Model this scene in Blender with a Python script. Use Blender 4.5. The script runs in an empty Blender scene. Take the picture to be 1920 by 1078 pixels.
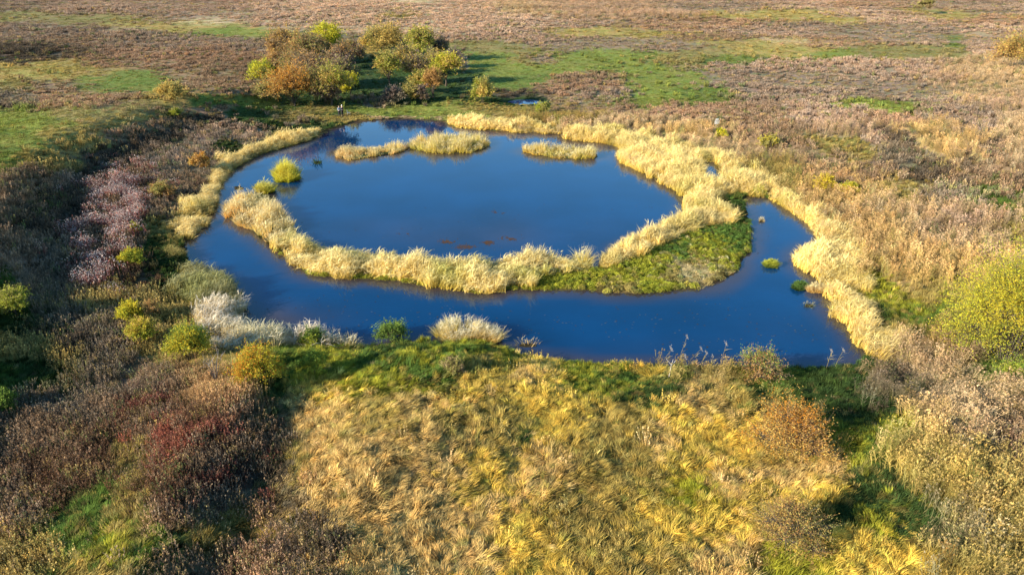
import bpy, math
import numpy as np
from mathutils import Vector

# ------------------------------------------------------------------ camera, sky, sun, exposure
scene = bpy.context.scene
col = scene.collection
CAM_H = 26.0
PITCH = math.radians(25.5)
FPX = 1371.0                      # focal length in pixels of the 1920 wide photograph
cam_d = bpy.data.cameras.new('camera')
cam = bpy.data.objects.new('camera', cam_d); col.objects.link(cam)
cam.location = (0, 0, CAM_H)
cam.rotation_euler = (math.radians(90) - PITCH, 0, 0)
cam_d.sensor_width = 36.0
cam_d.lens = 36.0 * FPX / 1920.0
cam_d.clip_end = 8000
scene.camera = cam

SUN_ELEV = math.radians(21.0)
SUN_AZ = math.radians(240.0)      # clockwise from +Y: behind the camera, to the left
world = bpy.data.worlds.new('World'); scene.world = world
world.use_nodes = True
wn = world.node_tree.nodes; wl = world.node_tree.links
wn.clear()
sky = wn.new('ShaderNodeTexSky'); sky.sky_type = 'NISHITA'
sky.sun_disc = False; sky.sun_elevation = SUN_ELEV; sky.sun_rotation = SUN_AZ
sky.air_density = 1.0; sky.dust_density = 0.3; sky.ozone_density = 1.6
bg = wn.new('ShaderNodeBackground'); bg.inputs['Strength'].default_value = 0.115
wo = wn.new('ShaderNodeOutputWorld')
hs = wn.new('ShaderNodeHueSaturation'); hs.inputs['Saturation'].default_value = 1.3
wl.new(sky.outputs[0], hs.inputs['Color']); wl.new(hs.outputs[0], bg.inputs[0]); wl.new(bg.outputs[0], wo.inputs[0])

sun_d = bpy.data.lights.new('sun', 'SUN'); sun_d.energy = 5.0; sun_d.angle = math.radians(0.5)
sun_d.color = (1.0, 0.92, 0.79)
sun = bpy.data.objects.new('sun', sun_d); col.objects.link(sun)
sdir = Vector((math.sin(SUN_AZ) * math.cos(SUN_ELEV), math.cos(SUN_AZ) * math.cos(SUN_ELEV), math.sin(SUN_ELEV)))
sun.rotation_euler = sdir.to_track_quat('Z', 'Y').to_euler()

vs = scene.view_settings
vs.view_transform = 'Standard'; vs.look = 'None'; vs.gamma = 1.0; vs.use_curve_mapping = False
vs.exposure = 1.38
scene.cycles.max_bounces = 5
scene.cycles.diffuse_bounces = 3
scene.cycles.transmission_bounces = 3
scene.cycles.transparent_max_bounces = 4

rng = np.random.default_rng(7)
CP, SP = math.cos(PITCH), math.sin(PITCH)

# ------------------------------------------------------------------ helpers: noise, survey points, meshes
def _hash(ix, iy, seed):
    h = (ix.astype(np.int64) * 374761393 + iy.astype(np.int64) * 668265263 + seed * 982451653) & 0xffffffff
    h = ((h ^ (h >> 13)) * 1274126177) & 0xffffffff
    return ((h ^ (h >> 16)) & 0xffffff) / float(0xffffff)

def vnoise(x, y, seed=0):
    ix = np.floor(x); iy = np.floor(y)
    fx = x - ix; fy = y - iy
    fx = fx * fx * (3 - 2 * fx); fy = fy * fy * (3 - 2 * fy)
    a = _hash(ix, iy, seed); b = _hash(ix + 1, iy, seed)
    c = _hash(ix, iy + 1, seed); d = _hash(ix + 1, iy + 1, seed)
    return (a * (1 - fx) + b * fx) * (1 - fy) + (c * (1 - fx) + d * fx) * fy

def fbm(x, y, seed=0, octv=4):
    s = 0; a = 0.5; t = 0
    for k in range(octv):
        s = s + a * vnoise(x * 2 ** k + 17.3 * k, y * 2 ** k - 9.1 * k, seed + k); t += a; a *= 0.5
    return s / t - 0.5            # about -0.5..0.5

def sstep(t):
    t = np.clip(t, 0, 1); return t * t * (3 - 2 * t)

def flat(px, py, z=0.0):          # photograph pixel -> survey point on a level plane
    px = np.asarray(px, float); py = np.asarray(py, float)
    u = (px - 960) / FPX; v = (539 - py) / FPX
    dy = CP + v * SP; dz = -SP + v * CP
    t = (z - CAM_H) / dz
    return u * t, dy * t

def pix(x, y, z):
    zz = z - CAM_H
    dep = y * CP - zz * SP
    up = y * SP + zz * CP
    return 960 + FPX * x / dep, 539 - FPX * up / dep, dep

def poly_w(pts):
    p = np.array(pts, float)
    x, y = flat(p[:, 0], p[:, 1]); return np.stack([x, y], 1)

def inside(x, y, poly):
    r = np.zeros(x.shape, bool)
    n = len(poly)
    for i in range(n):
        x0, y0 = poly[i]; x1, y1 = poly[(i + 1) % n]
        if y0 == y1: continue
        c = ((y0 > y) != (y1 > y)) & (x < (x1 - x0) * (y - y0) / (y1 - y0) + x0)
        r ^= c
    return r

def segdist(x, y, poly, closed=True):
    d = np.full(x.shape, 1e9)
    n = len(poly)
    for i in range(n if closed else n - 1):
        x0, y0 = poly[i]; x1, y1 = poly[(i + 1) % n]
        ex, ey = x1 - x0, y1 - y0
        t = np.clip(((x - x0) * ex + (y - y0) * ey) / (ex * ex + ey * ey + 1e-9), 0, 1)
        d = np.minimum(d, (x - x0 - t * ex) ** 2 + (y - y0 - t * ey) ** 2)
    return np.sqrt(d)

def smooth_poly(p, it=2):
    for _ in range(it):
        q = np.roll(p, -1, 0)
        p = np.stack([0.75 * p + 0.25 * q, 0.25 * p + 0.75 * q], 1).reshape(-1, 2)
    return p

def tag(o, label=None, cat=None, group=None, kind=None):
    if label: o['label'] = label
    if cat: o['category'] = cat
    if group: o['group'] = group
    if kind: o['kind'] = kind
    return o

def empty(name, loc, rz=0):
    o = bpy.data.objects.new(name, None); col.objects.link(o)
    o.location = loc; o.rotation_euler = (0, 0, rz); o.empty_display_size = 0.3
    return o

def s2l(r, g, b):
    c = np.array([r, g, b], float) / 255
    return np.where(c <= 0.04045, c / 12.92, ((c + 0.055) / 1.055) ** 2.4)

class Geo:
    def __init__(s): s.v = []; s.t = []; s.c = []; s.n = 0
    def add(s, v, t, c):
        v = np.asarray(v, float).reshape(-1, 3); t = np.asarray(t, int).reshape(-1, 3)
        c = np.asarray(c, float)
        if c.ndim == 1: c = np.tile(c, (len(v), 1))
        s.v.append(v); s.t.append(t + s.n); s.c.append(c); s.n += len(v)
    def mesh(s, name, mat, smooth=False):
        v = np.concatenate(s.v); t = np.concatenate(s.t); c = np.concatenate(s.c)
        me = bpy.data.meshes.new(name)
        me.vertices.add(len(v)); me.vertices.foreach_set('co', v.astype(np.float32).ravel())
        me.loops.add(len(t) * 3); me.loops.foreach_set('vertex_index', t.astype(np.int32).ravel())
        me.polygons.add(len(t)); me.polygons.foreach_set('loop_start', np.arange(0, len(t) * 3, 3, dtype=np.int32))
        me.polygons.foreach_set('use_smooth', np.full(len(t), smooth))
        a = me.color_attributes.new('tint', 'FLOAT_COLOR', 'POINT')
        a.data.foreach_set('color', np.concatenate([c, np.ones((len(c), 1))], 1).astype(np.float32).ravel())
        me.materials.append(mat); me.update(calc_edges=True)
        return me
    def build(s, name, mat, parent=None, smooth=False):
        o = bpy.data.objects.new(name, s.mesh(name, mat, smooth)); col.objects.link(o)
        if parent: o.parent = parent
        return o

def blades(g, base, az, L, lean, droop, w, cb, ct, r=rng):
    """strips of two segments: base, bend, tip. all arguments arrays of N"""
    N = len(base); L = np.broadcast_to(L, N); lean = np.broadcast_to(lean, N)
    droop = np.broadcast_to(droop, N); w = np.broadcast_to(w, N)
    dx, dy = np.cos(az), np.sin(az)
    fa = az + r.uniform(-1.3, 1.3, N) + math.pi / 2
    sx, sy = np.cos(fa), np.sin(fa)
    V = np.zeros((N, 5, 3)); C = np.zeros((N, 5, 3))
    for k, (t, ww) in enumerate(((0, 1), (0.55, 0.8), (1, 0))):
        h = L * (np.sin(lean) * t + droop * t * t * 0.8)
        z = L * (np.cos(lean) * t - droop * t * t * 0.45)
        cx = base[:, 0] + dx * h; cy = base[:, 1] + dy * h; cz = base[:, 2] + z
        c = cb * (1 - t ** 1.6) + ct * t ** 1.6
        if k < 2:
            for s, sg in enumerate((-1, 1)):
                V[:, 2 * k + s] = np.stack([cx + sg * sx * w * ww / 2, cy + sg * sy * w * ww / 2, cz], 1)
                C[:, 2 * k + s] = c
        else:
            V[:, 4] = np.stack([cx, cy, cz], 1); C[:, 4] = c
    T = np.array([[0, 1, 3], [0, 3, 2], [2, 3, 4]])
    T = (T[None] + (np.arange(N) * 5)[:, None, None]).reshape(-1, 3)
    g.add(V.reshape(-1, 3), T, C.reshape(-1, 3))
    tip = V[:, 4]
    return tip

def leaves(g, cen, ax, length, width, c, r=rng):
    """one diamond per leaf: centre, long axis (N,3)"""
    N = len(cen)
    ax = ax / (np.linalg.norm(ax, axis=1, keepdims=True) + 1e-9)
    q = r.normal(size=(N, 3)); sd = np.cross(ax, q); sd /= (np.linalg.norm(sd, axis=1, keepdims=True) + 1e-9)
    length = np.broadcast_to(length, N)[:, None]; width = np.broadcast_to(width, N)[:, None]
    V = np.stack([cen - ax * length / 2, cen + sd * width / 2, cen + ax * length / 2, cen - sd * width / 2], 1)
    T = (np.array([[0, 1, 2], [0, 2, 3]])[None] + (np.arange(N) * 4)[:, None, None]).reshape(-1, 3)
    c = np.broadcast_to(np.asarray(c), (N, 3))
    g.add(V.reshape(-1, 3), T, np.repeat(c, 4, 0))

def tube(g, pts, rad, c, n=5):
    pts = np.asarray(pts, float); K = len(pts)
    V = []
    for i in range(K):
        d = pts[min(i + 1, K - 1)] - pts[max(i - 1, 0)]; d /= np.linalg.norm(d) + 1e-9
        a = np.cross(d, [0.3, 0.9, 0.1]); a /= np.linalg.norm(a) + 1e-9; b = np.cross(d, a)
        for k in range(n):
            th = 2 * math.pi * k / n
            V.append(pts[i] + rad[i] * (a * math.cos(th) + b * math.sin(th)))
    T = []
    for i in range(K - 1):
        for k in range(n):
            p = i * n + k; q = i * n + (k + 1) % n
            T += [[p, q, q + n], [p, q + n, p + n]]
    V.append(pts[-1]); V.append(pts[0])
    for k in range(n):
        T.append([(K - 1) * n + k, (K - 1) * n + (k + 1) % n, K * n]); T.append([(k + 1) % n, k, K * n + 1])
    g.add(V, T, c)

# ------------------------------------------------------------------ materials
def plant_material(name, instanced, transl=0.3, rough=0.75):
    m = bpy.data.materials.new(name); m.use_nodes = True
    nt = m.node_tree; nt.nodes.clear()
    at = nt.nodes.new('ShaderNodeAttribute'); at.attribute_name = 'tint'
    c = at.outputs['Color']
    if instanced:
        ai = nt.nodes.new('ShaderNodeAttribute'); ai.attribute_type = 'INSTANCER'; ai.attribute_name = 'icol'
        mx = nt.nodes.new('ShaderNodeMix'); mx.data_type = 'RGBA'; mx.blend_type = 'MULTIPLY'
        mx.inputs['Factor'].default_value = 1
        nt.links.new(at.outputs['Color'], mx.inputs['A']); nt.links.new(ai.outputs['Color'], mx.inputs['B'])
        c = mx.outputs['Result']
    d = nt.nodes.new('ShaderNodeBsdfDiffuse'); t = nt.nodes.new('ShaderNodeBsdfTranslucent')
    ms = nt.nodes.new('ShaderNodeMixShader'); ms.inputs[0].default_value = transl
    o = nt.nodes.new('ShaderNodeOutputMaterial')
    nt.links.new(c, d.inputs[0]); nt.links.new(c, t.inputs[0])
    nt.links.new(d.outputs[0], ms.inputs[1]); nt.links.new(t.outputs[0], ms.inputs[2])
    nt.links.new(ms.outputs[0], o.inputs[0])
    return m

M_cover = plant_material('ground_cover_plants', True)
M_plant = plant_material('leaves_and_reeds', False, 0.4)
M_wood = plant_material('bark', False, 0.0)

def ground_material():
    m = bpy.data.materials.new('meadow_soil_and_turf'); m.use_nodes = True
    nt = m.node_tree; b = nt.nodes['Principled BSDF']; b.inputs['Roughness'].default_value = 0.95
    b.inputs['Specular IOR Level'].default_value = 0.1
    at = nt.nodes.new('ShaderNodeAttribute'); at.attribute_name = 'tint'
    tc = nt.nodes.new('ShaderNodeTexCoord')
    n1 = nt.nodes.new('ShaderNodeTexNoise'); n1.inputs['Scale'].default_value = 2.2; n1.inputs['Detail'].default_value = 8
    n1.inputs['Roughness'].default_value = 0.7
    mr = nt.nodes.new('ShaderNodeMapRange'); mr.inputs[1].default_value = 0.3; mr.inputs[2].default_value = 0.7
    mr.inputs[3].default_value = 0.6; mr.inputs[4].default_value = 1.45
    n2 = nt.nodes.new('ShaderNodeTexNoise'); n2.inputs['Scale'].default_value = 0.25; n2.inputs['Detail'].default_value = 5
    cr = nt.nodes.new('ShaderNodeValToRGB')
    cr.color_ramp.elements[0].position = 0.35; cr.color_ramp.elements[0].color = (0.85, 1.0, 0.75, 1)
    cr.color_ramp.elements[1].position = 0.65; cr.color_ramp.elements[1].color = (1.2, 1.0, 1.0, 1)
    m1 = nt.nodes.new('ShaderNodeMix'); m1.data_type = 'RGBA'; m1.blend_type = 'MULTIPLY'; m1.inputs['Factor'].default_value = 1
    m2 = nt.nodes.new('ShaderNodeVectorMath'); m2.operation = 'SCALE'
    bp = nt.nodes.new('ShaderNodeBump'); bp.inputs['Strength'].default_value = 1.0; bp.inputs['Distance'].default_value = 0.25
    L = nt.links
    L.new(tc.outputs['Object'], n1.inputs['Vector']); L.new(tc.outputs['Object'], n2.inputs['Vector'])
    L.new(n1.outputs[0], mr.inputs[0]); L.new(n2.outputs[0], cr.inputs[0])
    L.new(at.outputs['Color'], m1.inputs['A']); L.new(cr.outputs[0], m1.inputs['B'])
    L.new(m1.outputs['Result'], m2.inputs[0]); L.new(mr.outputs[0], m2.inputs['Scale'])
    L.new(m2.outputs[0], b.inputs['Base Color'])
    L.new(n1.outputs[0], bp.inputs['Height']); L.new(bp.outputs[0], b.inputs['Normal'])
    return m

def water_material(name='pond_water'):
    m = bpy.data.materials.new(name); m.use_nodes = True
    nt = m.node_tree; b = nt.nodes['Principled BSDF']; L = nt.links
    b.inputs['Roughness'].default_value = 0.04; b.inputs['IOR'].default_value = 1.45; b.inputs['Specular Tint'].default_value = (0.18, 0.84, 1.0, 1)
    at = nt.nodes.new('ShaderNodeAttribute'); at.attribute_name = 'tint'
    tc = nt.nodes.new('ShaderNodeTexCoord')
    n0 = nt.nodes.new('ShaderNodeTexNoise'); n0.inputs['Scale'].default_value = 0.12; n0.inputs['Detail'].default_value = 6
    mr = nt.nodes.new('ShaderNodeMapRange'); mr.inputs[1].default_value = 0.3; mr.inputs[2].default_value = 0.7
    mr.inputs[3].default_value = 0.75; mr.inputs[4].default_value = 1.25
    sc = nt.nodes.new('ShaderNodeVectorMath'); sc.operation = 'SCALE'
    n1 = nt.nodes.new('ShaderNodeTexNoise'); n1.inputs['Scale'].default_value = 1.6; n1.inputs['Detail'].default_value = 3
    n3 = nt.nodes.new('ShaderNodeTexNoise'); n3.inputs['Scale'].default_value = 0.09; n3.inputs['Detail'].default_value = 2
    st = nt.nodes.new('ShaderNodeMapRange'); st.inputs[1].default_value = 0.35; st.inputs[2].default_value = 0.7
    st.inputs[3].default_value = 0.02; st.inputs[4].default_value = 0.12
    bp = nt.nodes.new('ShaderNodeBump'); bp.inputs['Distance'].default_value = 0.05
    L.new(tc.outputs['Object'], n0.inputs['Vector']); L.new(tc.outputs['Object'], n1.inputs['Vector']); L.new(tc.outputs['Object'], n3.inputs['Vector'])
    L.new(n0.outputs[0], mr.inputs[0]); L.new(at.outputs['Color'], sc.inputs[0]); L.new(mr.outputs[0], sc.inputs['Scale'])
    L.new(sc.outputs[0], b.inputs['Base Color'])
    L.new(n3.outputs[0], st.inputs[0]); L.new(st.outputs[0], bp.inputs['Strength'])
    L.new(n1.outputs[0], bp.inputs['Height']); L.new(bp.outputs[0], b.inputs['Normal'])
    return m

# ------------------------------------------------------------------ pond outline (survey points read off the photograph)
SHORE = smooth_poly(poly_w([
 (597,247),(640,238),(665,229),(700,227),(730,223),(780,223),(835,228),(845,236),(900,244),(960,247),(1045,251),(1065,262),
 (1120,267),(1165,273),(1158,290),(1166,303),(1200,322),(1245,347),(1283,368),(1291,385),(1284,412),(1250,430),(1205,452),(1165,465),
 (1140,485),(1128,508),(1095,504),(1040,493),(985,494),(930,500),(860,507),(800,502),(720,492),(650,488),(610,475),(560,462),(540,447),
 (535,425),(516,398),(505,378),(500,366),(488,362),(478,375),(445,382),(427,392),(426,408),(470,432),(514,466),(556,496),(580,516),(640,520),(720,524),(800,537),(860,544),
 (900,551),(945,544),(1000,543),(1060,543),(1120,544),(1180,554),(1245,545),(1330,541),(1372,512),(1400,475),(1408,450),(1405,415),
 (1394,380),(1402,366),(1440,371),(1470,386),(1500,409),(1540,441),(1551,460),(1510,467),(1490,484),(1498,497),(1535,520),(1555,545),
 (1558,580),(1585,612),(1618,650),(1630,672),(1590,690),(1480,700),(1300,694),(1150,688),(1040,680),(960,672),(930,648),(800,645),
 (700,652),(640,648),(560,640),(470,636),(450,610),(447,575),(437,548),(402,520),(352,508),(345,480),(352,446),(378,425),(394,402),(402,362),
 (417,332),(442,308),(480,291),(530,276),(575,263)]), 1)
POOL = smooth_poly(poly_w([(1308,312),(1322,299),(1344,300),(1360,320),(1362,346),(1340,354),(1314,342)]), 1)
BIG = poly_w([(480,200),(1200,200),(1300,300),(1450,420),(1640,680),(1700,760),(300,760),(330,400)])

ISL = {   # footprints of the islands that stand free in the water
 'A': [(628,298),(665,302),(700,296),(735,290),(762,283),(764,276),(735,276),(690,281),(640,284),(628,290)],
 'B': [(766,278),(800,288),(850,291),(900,284),(917,274),(915,266),(880,262),(820,262),(775,268)],
 'C': [(979,286),(1010,293),(1060,299),(1105,301),(1118,296),(1115,288),(1085,285),(1030,281),(985,279)],
}
ISLW = {k: smooth_poly(poly_w(v), 1) for k, v in ISL.items()}

CREST = np.array([(-30, 150), (-43, 124), (-53, 106), (-57, 90), (-54, 74), (-49, 62), (-43, 50), (-38, 38), (-33, 26), (-28, 12), (-24, -5)], float)

def signed_crest(x, y):           # + on the pond side
    d = segdist(x, y, CREST, closed=False)
    xc = np.interp(y, CREST[::-1, 1], CREST[::-1, 0])
    return np.where(x > xc, d, -d)

_gx = np.arange(-62, 62.01, 0.4); _gy = np.arange(30, 140.01, 0.4)
GX, GY = np.meshgrid(_gx, _gy)
_d = segdist(GX, GY, SHORE); _in = inside(GX, GY, SHORE)
_sd = np.where(_in, -_d, _d)
_dp = segdist(GX, GY, POOL); _ip = inside(GX, GY, POOL)
_sd = np.minimum(_sd, np.where(_ip, -_dp, _dp))
for _k, _p in ISLW.items():
    _di = segdist(GX, GY, _p); _ii = inside(GX, GY, _p)
    _sd = np.where(_in, np.maximum(_sd, np.where(_ii, _di, -_di)), _sd)

def shore_sd(x, y):
    fx = np.clip((x - _gx[0]) / 0.4, 0, len(_gx) - 1.001); fy = np.clip((y - _gy[0]) / 0.4, 0, len(_gy) - 1.001)
    ix = fx.astype(int); iy = fy.astype(int); tx = fx - ix; ty = fy - iy
    s = (_sd[iy, ix] * (1 - tx) + _sd[iy, ix + 1] * tx) * (1 - ty) + (_sd[iy + 1, ix] * (1 - tx) + _sd[iy + 1, ix + 1] * tx) * ty
    out = np.maximum(0, np.maximum(np.maximum(_gx[0] - x, x - _gx[-1]), np.maximum(_gy[0] - y, y - _gy[-1])))
    return s + out

_sd = _sd + 1.0 * fbm(GX / 2.4, GY / 2.4, 77, 3) * (np.abs(_sd) < 6)
MARSH = smooth_poly(poly_w([(1060,250),(1180,255),(1330,275),(1440,335),(1480,380),(1420,400),(1425,470),(1380,530),(1240,565),(900,570),(560,530),(410,400),(500,350),(560,440),(1100,470),(1280,380),(1150,300)]), 1)
_mm = inside(GX, GY, MARSH) * 1.0
FARPOND = flat(985, 194)

def terrain(x, y):
    x = np.asarray(x, float); y = np.asarray(y, float)
    sd = shore_sd(x, y)
    r = np.hypot(x, y)
    fx = np.clip(((x - _gx[0]) / 0.4).astype(int), 0, len(_gx) - 1); fy = np.clip(((y - _gy[0]) / 0.4).astype(int), 0, len(_gy) - 1)
    ing = (x > _gx[0]) & (x < _gx[-1]) & (y > _gy[0]) & (y < _gy[-1])
    marsh = np.where(ing, _mm[fy, fx], 0)
    land = 0.10 + 0.7 * sstep(sd / 12)
    # near bank: rises towards the viewer
    near = sstep((58 - y) / 12) * sstep((x + 26) / 10) * sstep((36 - x) / 14)
    land = land + near * 1.2 * sstep(sd / 7)
    land = land + 0.35 * np.exp(-((x + 3) / 9) ** 2 - ((y - 30) / 8) ** 2)
    land = land + 0.8 * np.exp(-((x + 4) / 9) ** 2 - ((y - 41) / 4.5) ** 2) * sstep(sd / 3.5)
    # left embankment
    sc = signed_crest(x, y)
    damp = sstep((135 - y) / 20)
    prof = np.where(sc > 0, 3.0 * (1 - sstep(sc / 8)) + 0.8 * (1 - sstep(sc / 22)), 3.7 * (1 - sstep(-sc / 34)) + 0.1)
    land = land + damp * np.where(sc > 0, prof, np.maximum(prof, 0.2))
    # hollow, with a ridge added for its shadow, between embankment and mown-looking near grass, at the bottom left of the view
    land = land + 0.9 * sstep((40 - y) / 10) * np.exp(-((x + 7.0) / 3.8) ** 2)
    land = land + 0.9 * sstep((44 - y) / 8) * np.exp(-((x + 15.5) / 2.3) ** 2) - 0.35 * sstep((42 - y) / 8) * np.exp(-((x + 11.8) / 1.8) ** 2)  # low ridge added to throw shade into the dip beside it
    # right bank
    rb = sstep((sd - 3) / 16) * sstep((x - 14) / 14) * sstep((125 - y) / 30)
    land = land + 1.8 * rb
    gl = segdist(x, y, poly_w([(1600,215),(1690,262),(1760,312),(1850,380)]), closed=False)
    land = land + 1.0 * np.exp(-((gl - 2.2) / 1.6) ** 2) * (x > 35) - 0.5 * np.exp(-(gl / 2.0) ** 2)
    # meadow undulation
    amp = 0.25 + 0.9 * sstep((r - 120) / 200)
    land = land + amp * 2.1 * fbm(x / 38, y / 30, 3, 3) * sstep((sd - 2) / 14)
    land = land + ((0.3 + 0.2 * sstep((55 - y) / 15) * sstep((x + 14) / 6)) * fbm(x / 1.5, y / 1.5, 11, 3) + (0.5 - 0.25 * sstep((55 - y) / 15)) * fbm(x / 6, y / 5, 12, 2)) * sstep((sd - 0.6) / 3)
    land = np.where(marsh > 0, np.minimum(land, 0.06 + 0.09 * sstep(sd / 2) + 0.05 * fbm(x / 2, y / 2, 5)), land)
    land = np.maximum(land, 0.05)
    far = np.hypot((x - FARPOND[0]) / 3.4, (y - FARPOND[1]) / 2.6)
    land = land * sstep((far - 0.6) / 1.4 + 0.05)
    bed = -0.9 * sstep(-sd / 2.5) - 0.02
    return np.where(sd > 0, land, bed)

def at(px, py):                   # pixel -> ground point, following the relief
    px = np.atleast_1d(np.asarray(px, float)); py = np.atleast_1d(np.asarray(py, float))
    z = np.zeros(px.shape)
    for _ in range(12):
        x, y = flat(px, py, z); z = 0.5 * z + 0.5 * np.maximum(terrain(x, y), 0)
    x, y = flat(px, py, z)
    return float(x[0]), float(y[0]), float(max(terrain(x, y)[0], 0))

def px_per_m(x, y, z):
    return FPX / pix(x, y, z)[2]

# ------------------------------------------------------------------ what grows where: class, colour of the plants when dry or green
P = {k: s2l(*v) * 0.62 for k, v in dict(
 lawn=(152,164,66), lawn2=(130,148,60), oliv=(168,156,90), mauve=(196,168,136), mauve2=(174,152,124), pink=(222,190,152),
 brown=(174,144,102), rust=(190,152,108), grey=(156,140,112), dgrey=(112,100,80), tan=(240,208,142), gold=(246,216,108),
 lime=(184,184,68), green=(112,144,56), dgreen=(78,104,52), red=(150,88,66), red2=(176,104,72), orange=(206,164,96),
 straw=(236,218,166), sand=(228,202,156), rose=(172,112,98), khaki=(198,178,106), palegr=(186,174,126), umber=(128,96,64),
 ).items()}
def desat(c, k):
    l = float(np.dot(c, [0.3, 0.55, 0.15])); return l + k * (c - l)
for _n in P: P[_n] = desat(P[_n], 0.8 if _n in ('rust', 'red', 'red2', 'orange', 'brown', 'umber') else (1.0 if _n in ('tan', 'gold', 'lime', 'khaki', 'straw', 'sand') else 0.9))

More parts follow.
